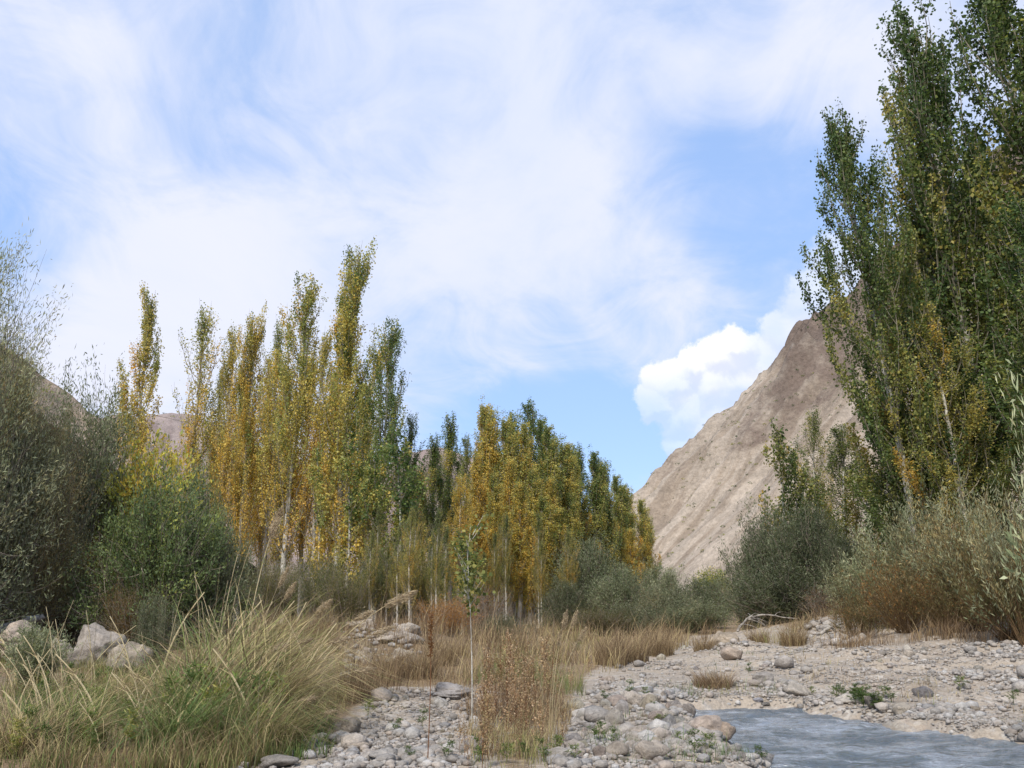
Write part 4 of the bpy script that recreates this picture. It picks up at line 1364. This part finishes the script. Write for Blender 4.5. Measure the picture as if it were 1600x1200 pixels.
# ------------------------------------------------------------------ tussocks, reeds, weeds
def tussock_mesh(name, n, h, spread, bend, seed, green, width=.008, wind=1.0, az0=0.0):
    rng = np.random.default_rng(seed)
    a, r = rng.random(n) * 6.283, np.sqrt(rng.random(n)) * spread
    root = np.stack([np.cos(a) * r, np.sin(a) * r, np.full(n, -.03)], -1)
    az = np.arctan2(np.sin(a) * (1 - wind) * .8 + math.sin(az0) * wind + rng.normal(size=n) * .75, np.cos(a) * (1 - wind) * .8 + math.cos(az0) * wind + rng.normal(size=n) * .75)
    s = Soup()
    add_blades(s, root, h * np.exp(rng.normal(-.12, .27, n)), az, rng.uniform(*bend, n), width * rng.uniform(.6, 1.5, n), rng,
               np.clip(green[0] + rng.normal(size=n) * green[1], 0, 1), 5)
    return s.mesh(name, GRASS)


TUS = {'straw': tussock_mesh('straw_blades', 620, 1.1, .45, (.5, 1.5), 51, (.36, .17), .016, .6),
       'green': tussock_mesh('green_blades', 700, .9, .36, (.5, 1.35), 52, (.82, .2), .016, .6),
       'mixed': tussock_mesh('mixed_blades', 620, 1.0, .45, (.4, 1.4), 53, (.55, .24), .016, .6),
       'dry': tussock_mesh('dry_blades', 700, .55, .32, (.3, .8), 54, (.12, .10), .007, .2),
       'orange': tussock_mesh('orange_blades', 900, .32, .34, (.4, .9), 55, (.02, .08), .007, .1)}


def tussock(px, py, kind, scale, label, name='grass_tussock', cat='tussock', rz=0.0, group=None, colour=None):
    p = ground_hit(px, py)
    o = link(name, TUS[kind], None, p, (0, 0, rz), (scale,) * 3)
    return tag(o, label, cat, group)


for a in (
    (285, 1190, 'green', .9, 'dark green sedge tussock sweeping right at the bottom under the reeds', -.1),
    (255, 1175, 'green', .8, 'smaller dark green sedge tussock at the outer edge of the reed bed', .1),
    (345, 1165, 'mixed', 1.1, 'green and straw tussock in the middle of the reed bed', -.1),
    (385, 1150, 'straw', 1.05, 'tall straw-coloured tussock bowing over to the right', .0),
    (425, 1140, 'straw', .85, 'straw tussock at the right end of the reed bed', -.15),
    (350, 1120, 'straw', 1.35, 'high straw tussock at the crown of the reed bed', .1),
    (395, 1105, 'mixed', 1.3, 'tall green-streaked tussock behind the crown of the reed bed', .05),
    (300, 1130, 'mixed', 1.05, 'green-streaked tussock at the left shoulder of the reed bed', .1),
    (430, 1085, 'straw', 1.05, 'straw tussock behind the right end of the reed bed', -.1),
    (380, 1190, 'mixed', .7, 'low streaked tussock at the bottom edge in front of the reeds', .3),
    (430, 1180, 'mixed', .6, 'low mixed tussock in front of the right end of the reed bed', -.2),
    (370, 1080, 'mixed', 1.5, 'tall half green tussock at the back of the reed bed', .0),
    (110, 1175, 'mixed', .65, 'loose half dry tussock in the grass left of the reed bed', .6),
    (25, 1185, 'straw', .6, 'loose dry tussock in the bottom corner', 2.5),
    (190, 1110, 'straw', .6, 'dry tussock in front of the tan boulder', .8),
):
    tussock(*a[:5], rz=a[5], group='tussocks of the reed bed')
for a in (
    (1115, 1092, 'orange', .95, 'bright orange dry tuft on the far gravel'),
    (1240, 1010, 'dry', 1.1, 'pinkish dry tuft at the foot of the fallen branch'),
    (1185, 1010, 'dry', .9, 'dry tuft on the sandy hump'),
    (1100, 1020, 'dry', .8, 'dry tuft left of the sandy hump'),
    (985, 1035, 'dry', 1.3, 'yellow-brown dry tuft at the corner of the gravel'),
    (1030, 1025, 'dry', 1.2, 'tan dry tuft between the corner tuft and the sandy hump'),
    (955, 1040, 'dry', 1.1, 'dry tuft beside the little pool'),
    (600, 1065, 'dry', 1.1, 'tan dry tuft at the foot of the earth bank'),
    (655, 1060, 'dry', 1.1, 'tan dry tuft under the white rock of the earth bank'),
    (690, 1040, 'dry', 1.0, 'russet dry tuft below the orange bush'),
):
    tussock(*a[:5], name='grass_tuft', cat='grass tuft', rz=random.uniform(0, 6), group='dry tufts')


PLUME = grass_mat('reed_plume', [(0, (.30, .20, .13)), (.4, (.46, .36, .22)), (.7, (.56, .46, .29)), (1, (.62, .53, .36))])


def reed_meshes(seed, H, lean, plume, mat_green):
    rng = np.random.default_rng(seed)
    tt = np.linspace(0, 1, 9)
    path = np.stack([lean * H * tt ** 1.9, rng.normal() * .03 * H * tt ** 2, H * tt * np.sqrt(np.clip(1 - (lean * tt) ** 2 * .55, .1, 1))], -1)
    st = Soup()
    add_tube(st, path, np.linspace(.0085, .005, 9), 5)
    lv = Soup()
    n = 7
    t0 = rng.uniform(.1, .75, n)
    root = np.stack([np.interp(t0, tt, path[:, c]) for c in range(3)], -1)
    add_blades(lv, root, rng.uniform(.25, .5, n) * H * .5, rng.normal(0, .6, n), rng.uniform(.5, 1.1, n), np.full(n, .011), rng, np.clip(rng.normal(.75 if mat_green else .38, .1, n), 0, 1), 4)
    pl = None
    if plume:
        pl = Soup()
        m = 1100
        t = rng.beta(1.1, 1.2, m)
        L = plume
        d = unit(path[-1] - path[-2])
        env = np.sin(np.pi * np.clip(t * .9 + .08, 0, 1)) * .040 * L / .3
        base = path[-1] + d * ((t - .25) * L)[:, None]
        base[:, 2] -= .10 * L * np.clip(t, 0, 1) ** 2
        base[:, 0] += .05 * L * t
        off = rng.normal(size=(m, 3)) * env[:, None] * np.array([.8, .8, .8])
        off[:, 2] -= abs(env) * .5
        add_leaves(pl, base + off, d * 1.1 + rng.normal(size=(m, 3)) * .35 + np.array([.5, 0, -.35]), L * .13 * rng.uniform(.6, 1.3, m), .13, rng,
                   np.stack([rng.random(m), np.clip(rng.normal(.36, .1, m), 0, 1), rng.random(m)], -1))
    return (st.mesh('reed_stem', STRAW), lv.mesh('reed_leaves', GRASS), pl.mesh('reed_plume', PLUME) if pl else None, path, H)


RV = {'plume_bow': reed_meshes(61, 2.0, .62, .38, True), 'plume_lean': reed_meshes(62, 2.0, .42, .38, False), 'plume_up': reed_meshes(63, 1.5, .20, .30, False),
      'bare_up': reed_meshes(64, 1.6, .16, 0, False), 'bare_lean': reed_meshes(65, 1.6, .38, 0, False), 'plume_nod': reed_meshes(66, 1.9, .80, .40, False)}


def reed(tx, ty, bx, by, kind, label, group, back=False):
    """reed rooted at ground pixel (bx, by) whose stem end is seen at (tx, ty)"""
    p = ground_hit(bx, by)
    top = at(tx, ty, p[1])
    st, lv, pl, path, H = RV[kind]
    k = (top[2] - p[2]) / path[-1, 2]
    lx_ = (top[0] - p[0]) / (path[-1, 0])
    t = thing('reed', label, 'reed', (p[0], p[1], p[2] - .02), 0, (lx_, 1.0, k), group)
    link('stem', st, t)
    link('leaves', lv, t)
    if pl:
        link('plume_sprays', pl, t)
    return t


for a in (
    (613, 938, 470, 1120, 'plume_lean', 'reed plume reaching farthest out beside the earth bank'),
    (560, 962, 450, 1125, 'plume_bow', 'drooping reed plume next inward from the farthest one'),
    (590, 985, 470, 1130, 'plume_bow', 'low drooping reed plume under the farthest one'),
    (500, 950, 420, 1120, 'plume_lean', 'reed plume crossing the foot of the two white trunks'),
    (450, 925, 390, 1110, 'plume_lean', 'slim reed plume left of the two white trunks'),
    (425, 825, 375, 1100, 'plume_up', 'tallest reed plume rising in front of the golden poplars'),
    (440, 905, 385, 1120, 'plume_lean', 'reed plume just below the tallest one'),
    (520, 1000, 400, 1130, 'plume_nod', 'straw plume bowed low over the reed bed'),
    (470, 1000, 370, 1120, 'plume_nod', 'straw plume bowed over the crown of the reed bed'),
    (560, 1045, 430, 1150, 'plume_nod', 'bowed straw plume sticking out low towards the dry meadow'),
    (430, 1010, 330, 1140, 'plume_nod', 'bowed straw plume at the left shoulder of the reed bed'),
    (475, 1090, 380, 1180, 'plume_nod', 'lowest bowed plume in front of the reed bed'),
    (510, 1110, 430, 1180, 'plume_nod', 'bowed plume low at the right end of the reed bed'),
):
    reed(*a, 'reeds with plumes')
for a in (
    (345, 880, 325, 1090, 'bare_up', 'tall straight bare reed left of the tallest plume'),
    (372, 865, 335, 1085, 'bare_up', 'bare reed curving beside the tallest plume'),
    (393, 850, 345, 1080, 'bare_lean', 'pale leaning bare reed in front of the grey-green bush'),
    (305, 890, 310, 1085, 'bare_up', 'upright bare reed in front of the large dark round bush'),
    (330, 930, 318, 1090, 'bare_up', 'short bare reed beside the upright ones before the dark bush'),
    (357, 905, 330, 1090, 'bare_up', 'middle bare reed of the cluster before the grey-green bush'),
    (278, 945, 262, 1085, 'bare_up', 'short thick bare reed right of the tan boulder'),
    (262, 930, 250, 1080, 'bare_lean', 'leaning bare reed right of the tan boulder'),
    (240, 975, 232, 1095, 'bare_up', 'low bare reed at the corner of the tan boulder'),
    (222, 985, 226, 1085, 'bare_up', 'lowest bare reed touching the tan boulder'),
    (158, 905, 140, 1090, 'bare_up', 'thick pale reed standing before the large grey boulder'),
    (118, 935, 72, 1100, 'bare_lean', 'slanting bare reed across the willow stems'),
    (88, 965, 95, 1130, 'bare_up', 'upright bare reed left of the large grey boulder'),
    (215, 975, 120, 1100, 'bare_lean', 'grey slanting reed lying across the large grey boulder'),
    (128, 1040, 105, 1160, 'bare_up', 'short straw reed in the left grass below the boulders'),
    (175, 1020, 160, 1150, 'bare_up', 'straw reed below the tan boulder'),
    (3, 1010, 55, 1150, 'bare_lean', 'straw reed slanting left in the left corner'),
    (60, 1075, 85, 1165, 'bare_lean', 'short straw reed slanting left below the sage bush'),
    (415, 1120, 408, 1190, 'bare_up', 'thin green-gold reed upright in front of the reed bed'),
    (408, 1020, 398, 1205, 'bare_up', 'long thin yellow-green reed crossing the front of the reed bed'),
):
    reed(*a, 'bare reeds')
rng = np.random.default_rng(19)
for px, py in pix_samples([(0, 1060), (90, 1070), (230, 1070), (330, 1060), (470, 1090), (500, 1140), (400, 1185), (150, 1195), (0, 1190)], 150, rng):
    up = rng.uniform(45, 150) if px < 270 else rng.uniform(80, 185)
    reed(px + rng.normal() * up * .34 + up * .10, py - up, px, py, 'bare_up' if rng.random() < .88 else 'bare_lean',
         'dry straw-coloured reed stem among many in the grass left of the cobble heap', 'dry reed stems in the grass')
for a in (
    (838, 980, 850, 1150, 'plume_up', 'leftmost straw plume rising from the dry weeds'),
    (852, 975, 855, 1155, 'plume_up', 'straight straw plume second in the dry weed bed'),
    (864, 985, 860, 1150, 'plume_up', 'straw plume with hooked tip in the dry weed bed'),
    (880, 972, 862, 1145, 'plume_up', 'high straw plume in the middle of the weed bed cluster'),
    (894, 968, 864, 1148, 'plume_lean', 'straw plume bent to the right above the weed bed'),
    (905, 992, 866, 1150, 'plume_lean', 'straw plume bent farthest right above the weed bed'),
    (872, 1000, 858, 1150, 'plume_up', 'short straw plume inside the weed bed cluster'),
    (895, 1010, 868, 1145, 'plume_lean', 'short bent straw plume low in the weed bed cluster'),
):
    reed(*a, 'straw plumes above the dry weeds')


def weed_meshes(seed, H, n_side, nleaf, leaf, gold, mat, stem, aspect=.35, spread=.35):
    rng = np.random.default_rng(seed)
    st, fo = Soup(), Soup()
    tt = np.linspace(0, 1, 7)
    path = np.stack([np.cumsum(rng.normal(size=7)) * .012 * H, np.cumsum(rng.normal(size=7)) * .012 * H, tt * H], -1)
    path[0] = (0, 0, -.03)
    add_tube(st, path, np.linspace(.0055, .002, 7), 4)
    segs = [path]
    for k in range(n_side):
        q0 = rng.uniform(.2, .95)
        s_ = np.array([np.interp(q0, tt, path[:, c]) for c in range(3)])
        a = rng.random() * 6.283
        l = H * rng.uniform(.14, .36) * (1.2 - q0 * .6)
        t2 = np.linspace(0, 1, 4)
        tw = s_ + np.stack([math.cos(a) * l * spread * 2 * t2 * (1 - .3 * t2), math.sin(a) * l * spread * 2 * t2 * (1 - .3 * t2), l * t2], -1)
        add_tube(st, tw, np.linspace(.003, .0013, 4), 3)
        segs.append(tw)
    for p in segs:
        n = max(3, int(nleaf / len(segs)))
        t = rng.beta(2.2, 1.0, n)
        ti = np.linspace(0, 1, len(p))
        c = np.stack([np.interp(t, ti, p[:, k]) for k in range(3)], -1) + rng.normal(size=(n, 3)) * .012
        add_leaves(fo, c, rng.normal(size=(n, 3)) + np.array([0, 0, .5]), leaf * rng.uniform(.5, 1.3, n), aspect, rng,
                   np.stack([rng.random(n), np.clip(rng.normal(gold, .1, n), 0, 1), rng.random(n)], -1))
    return st.mesh('weed_stem', stem), fo.mesh('weed_leaves', mat)


DRIED = leaf_mat('dried_leaf', [(0, (.12, .14, .05)), (.3, (.24, .19, .09)), (.55, (.34, .225, .12)), (.8, (.40, .30, .19)), (1, (.30, .17, .08))], .3)
WV = [weed_meshes(70 + i, .8 + .06 * i, 14, 220, .036, g, DRIED, STALK, .5) for i, g in enumerate((.55, .70, .38, .82))]
HV = [weed_meshes(80 + i, .5, 10, 200, .055, g, HERB, GREEN_STEM, .24, .5) for i, g in enumerate((.35, .5, .7))]
rng = np.random.default_rng(5)
for i, (px, py) in enumerate(np.stack([np.clip(rng.normal(0, 1, 105), -2.0, 2.2) * 48, np.clip(rng.normal(0, 1, 105), -1.8, 1.8) * 38], -1) @ np.array([[1, -.25], [.0, 1]]) + (815, 1122)):
    p = ground_hit(px, min(py, 1205))
    st, fo = WV[i % 4]
    k = rng.uniform(.35, 1.0) * (.72 if py > 1140 else 1) * (1.0 if 750 < px < 880 else .8)
    t = thing('dry_weed', 'brown dried weed among many in the bed between cobble heap and near bank', 'weed', p, rng.uniform(0, 6.28), (k, k, k), 'dry weeds of the bed')
    link('stem', st, t)
    f = link('dry_leaves', fo, t)
    f.color = (rng.uniform(.40, .66), rng.uniform(1.0, 1.5), 1, 1)
for i, (px, py) in enumerate(pix_samples([(290, 1110), (420, 1080), (440, 1130), (430, 1185), (330, 1190), (240, 1170)], 34, rng)):
    p = ground_hit(px, py)
    st, fo = HV[i % 3]
    k = rng.uniform(.9, 1.6)
    t = thing('green_weed', 'fresh green leafy weed among others growing through the reed bed', 'weed', p, rng.uniform(0, 6.28), (k, k, k), 'green weeds in the reed bed')
    link('stem', st, t)
    f = link('leaves', fo, t)
    f.color = (rng.uniform(.35, .7), 1.1, 1, 1)
for i, (px, py) in enumerate(pix_samples([(0, 1090), (200, 1060), (240, 1130), (200, 1200), (10, 1200)], 34, rng)):
    p = ground_hit(px, py)
    st, fo = HV[i % 3]
    k = rng.uniform(.5, 1.0)
    t = thing('green_weed', 'fresh green weed among others in the grass below the boulders', 'weed', p, rng.uniform(0, 6.28), (k, k, k), 'green weeds below the boulders')
    link('stem', st, t)
    f = link('leaves', fo, t)
    f.color = (rng.uniform(.3, .65), 1.0, 1, 1)
for i, (px, py) in enumerate([(945, 1100), (985, 1090), (1010, 1092), (935, 1165), (960, 1170), (1030, 1142), (1045, 1140), (1085, 1185), (1110, 1182), (1190, 1200), (1025, 1120),
                              (900, 1195), (1335, 1115), (1355, 1110), (1375, 1118), (1350, 1120), (1320, 1095), (1500, 1085), (1585, 1105), (660, 1140), (575, 1125), (620, 1150),
                              (750, 1195), (790, 1198), (820, 1192), (850, 1196), (870, 1185), (700, 1195), (520, 1120), (1060, 1168), (640, 1195), (1170, 1060), (1270, 1090)]):
    p = ground_hit(px, py)
    st, fo = HV[i % 3]
    k = rng.uniform(.30, .5)
    t = thing('herb_tuft', 'small low green herb among others growing between the stones', 'herb', p, rng.uniform(0, 6.28), (k * 1.9, k * 1.9, k), 'low herbs between the stones')
    link('stem', st, t)
    f = link('leaves', fo, t)
    f.color = (.32, .95, 1, 1)

for px, py in pix_samples([(1300, 1098), (1345, 1085), (1395, 1100), (1390, 1128), (1320, 1122)], 14, rng):
    p = ground_hit(px, py)
    st, fo = HV[int(px) % 3]
    t = thing('herb_tuft', 'dark green herb in the leafy clump on the far edge of the water', 'herb', p, rng.uniform(0, 6.28), (1.0, 1.0, .42), 'herbs of the clump on the far edge')
    link('stem', st, t)
    f = link('leaves', fo, t)
    f.color = (.18, .9, 1, 1)

# dark dock stalk and slim white sapling in front of the cobble heap
p = ground_hit(668, 1198)
top = at(673, 958, p[1])
Hs = top[2] - p[2]
rng = np.random.default_rng(91)
tt = np.linspace(0, 1, 9)
path = np.stack([np.sin(tt * 3) * .012 + (top[0] - p[0]) * tt, 0 * tt, Hs * tt], -1)
t = thing('dock_stalk', 'single dark red-brown seed stalk standing before the cobble heap', 'stalk', p)
s = Soup()
add_tube(s, path, np.linspace(.006, .0025, 9), 6)
link('stem', s.mesh('dock_stem', STALK), t)
s = Soup()
m = 260
q = rng.uniform(.70, 1.0, m)
c = np.stack([np.interp(q, tt, path[:, k]) for k in range(3)], -1) + rng.normal(size=(m, 3)) * .011
add_leaves(s, c, rng.normal(size=(m, 3)) + np.array([0, 0, .6]), .026, .5, rng, np.stack([rng.random(m), np.full(m, .98), rng.random(m) * .6], -1))
o = link('seed_head', s.mesh('dock_seeds', FEATHER), t)
o.color = (.5, .75, 1, 1)

p = ground_hit(737, 1152)
top = at(731, 840, p[1])
Hs = top[2] - p[2]
path = np.stack([np.sin(tt * 4) * .02 + (top[0] - p[0]) * tt, 0 * tt, Hs * tt], -1)
t = thing('poplar_sapling', 'slim white-stemmed sapling with light green leaves beside the dry weeds', 'sapling', p)
s = Soup()
add_tube(s, path, np.linspace(.010, .0035, 9), 6)
s2 = Soup()
segs = []
for k in range(14):
    q0 = rng.uniform(.55, .97)
    b = np.array([np.interp(q0, tt, path[:, c]) for c in range(3)])
    a = rng.random() * 6.283
    l = Hs * rng.uniform(.10, .20)
    t2 = np.linspace(0, 1, 4)
    tw = b + np.stack([math.cos(a) * l * .7 * t2, math.sin(a) * l * .7 * t2, l * t2], -1)
    add_tube(s2, tw, np.linspace(.005, .002, 4), 4)
    segs.append(tw)
link('trunk', s.mesh('sapling_trunk', PALE_BARK, True), t)
link('branches', s2.mesh('sapling_branches', PALE_BARK, True), t)
s = Soup()
for tw in segs + [path[5:]]:
    n = 28
    c = tw[rng.integers(0, len(tw), n)] + rng.normal(size=(n, 3)) * .05
    add_leaves(s, c, rng.normal(size=(n, 3)) + np.array([0, 0, -.4]), .06 * rng.uniform(.7, 1.2, n), .85, rng, np.stack([rng.random(n), np.clip(rng.normal(.40, .08, n), 0, 1), rng.random(n)], -1))
o = link('crown', s.mesh('sapling_crown', POPLAR), t)
o.color = (.5, .9, 1, 1)


# ------------------------------------------------------------------ driftwood and cable
def wood(name, label, pts, r0, r1, mat, cat='branch', twigs=0, seed=1, sides=7):
    """pts: (px, py, depth) along the piece"""
    rng = np.random.default_rng(seed)
    P = np.array([at(*a) for a in pts])
    base = P[0].copy()
    tt = np.linspace(0, 1, 14)
    ti = np.linspace(0, 1, len(P))
    path = np.stack([np.interp(tt, ti, P[:, k]) for k in range(3)], -1) - base
    path[1:-1] = path[1:-1] * .5 + (path[:-2] + path[2:]) * .25
    path += rng.normal(size=path.shape) * r0 * .3
    s = Soup()
    add_tube(s, path, np.linspace(r0, r1, 14) * rng.uniform(.85, 1.15, 14), sides)
    for k in range(twigs):
        i_ = rng.integers(2, 13)
        d = unit(path[-1] - path[0] + rng.normal(size=3) * np.linalg.norm(path[-1]) * .5)
        l = np.linalg.norm(path[-1]) * rng.uniform(.15, .35)
        t2 = np.linspace(0, 1, 5)
        add_tube(s, path[i_] + d * (l * t2)[:, None] + np.array([0, 0, -1]) * (l * .4 * t2 ** 2)[:, None], np.linspace(r1 * .9, r1 * .3, 5), 4)
    return tag(link(name, s.mesh(name, mat, True), None, base), label, cat)


wood('driftwood_log', 'grey weathered log lying across the foot of the willow stems', [(-25, 985, 24), (30, 974, 24.2), (72, 964, 24.6)], .11, .07, GREY_WOOD, 'log', 2, 3)
wood('driftwood_log', 'darker grey log under the weathered one at the willow foot', [(-30, 990, 23.6), (20, 984, 23.7), (62, 985, 23.8)], .09, .06, GREY_WOOD, 'log', 0, 4)
wood('stripped_branch', 'short reddish stripped branch between the logs and the grey boulder', [(33, 984, 23), (48, 988, 23), (62, 990, 23)], .055, .04, RUST_WOOD, 'branch', 0, 5)
wood('fallen_branch', 'pale arching fallen branch in front of the big dark oleasters', [(1152, 985, 33), (1168, 965, 33.2), (1195, 960, 33.4), (1245, 968, 33.6)], .045, .02, GREY_WOOD, 'branch', 9, 6)
wood('drift_branch', 'brown tangled branch on the eroded end of the bank', [(1282, 990, 26), (1300, 978, 26), (1325, 972, 26.3)], .05, .02, GREY_WOOD, 'branch', 6, 7)
g = ground_hit(1335, 1118)
wood('drift_branch', 'thin twig caught in the green clump on the water edge', [(1310, 1112, g[1]), (1345, 1118, g[1] - .1), (1368, 1126, g[1] - .3)], .02, .008, GREY_WOOD, 'branch', 4, 8)
g = ground_hit(1040, 1192)
wood('dry_cane', 'thin pale cane lying flat low on the near bank', [(1040, 1189, g[1]), (1085, 1189, g[1]), (1125, 1191, g[1])], .008, .005, STRAW, 'cane', 0, 9)
wood('overhead_cable', 'thin dark cable crossing the sky behind the lone slim poplar', [(150, 624, 75), (215, 643, 82), (330, 668, 92)], .02, .02, BROWN_BARK, 'cable', 0, 10, 4)
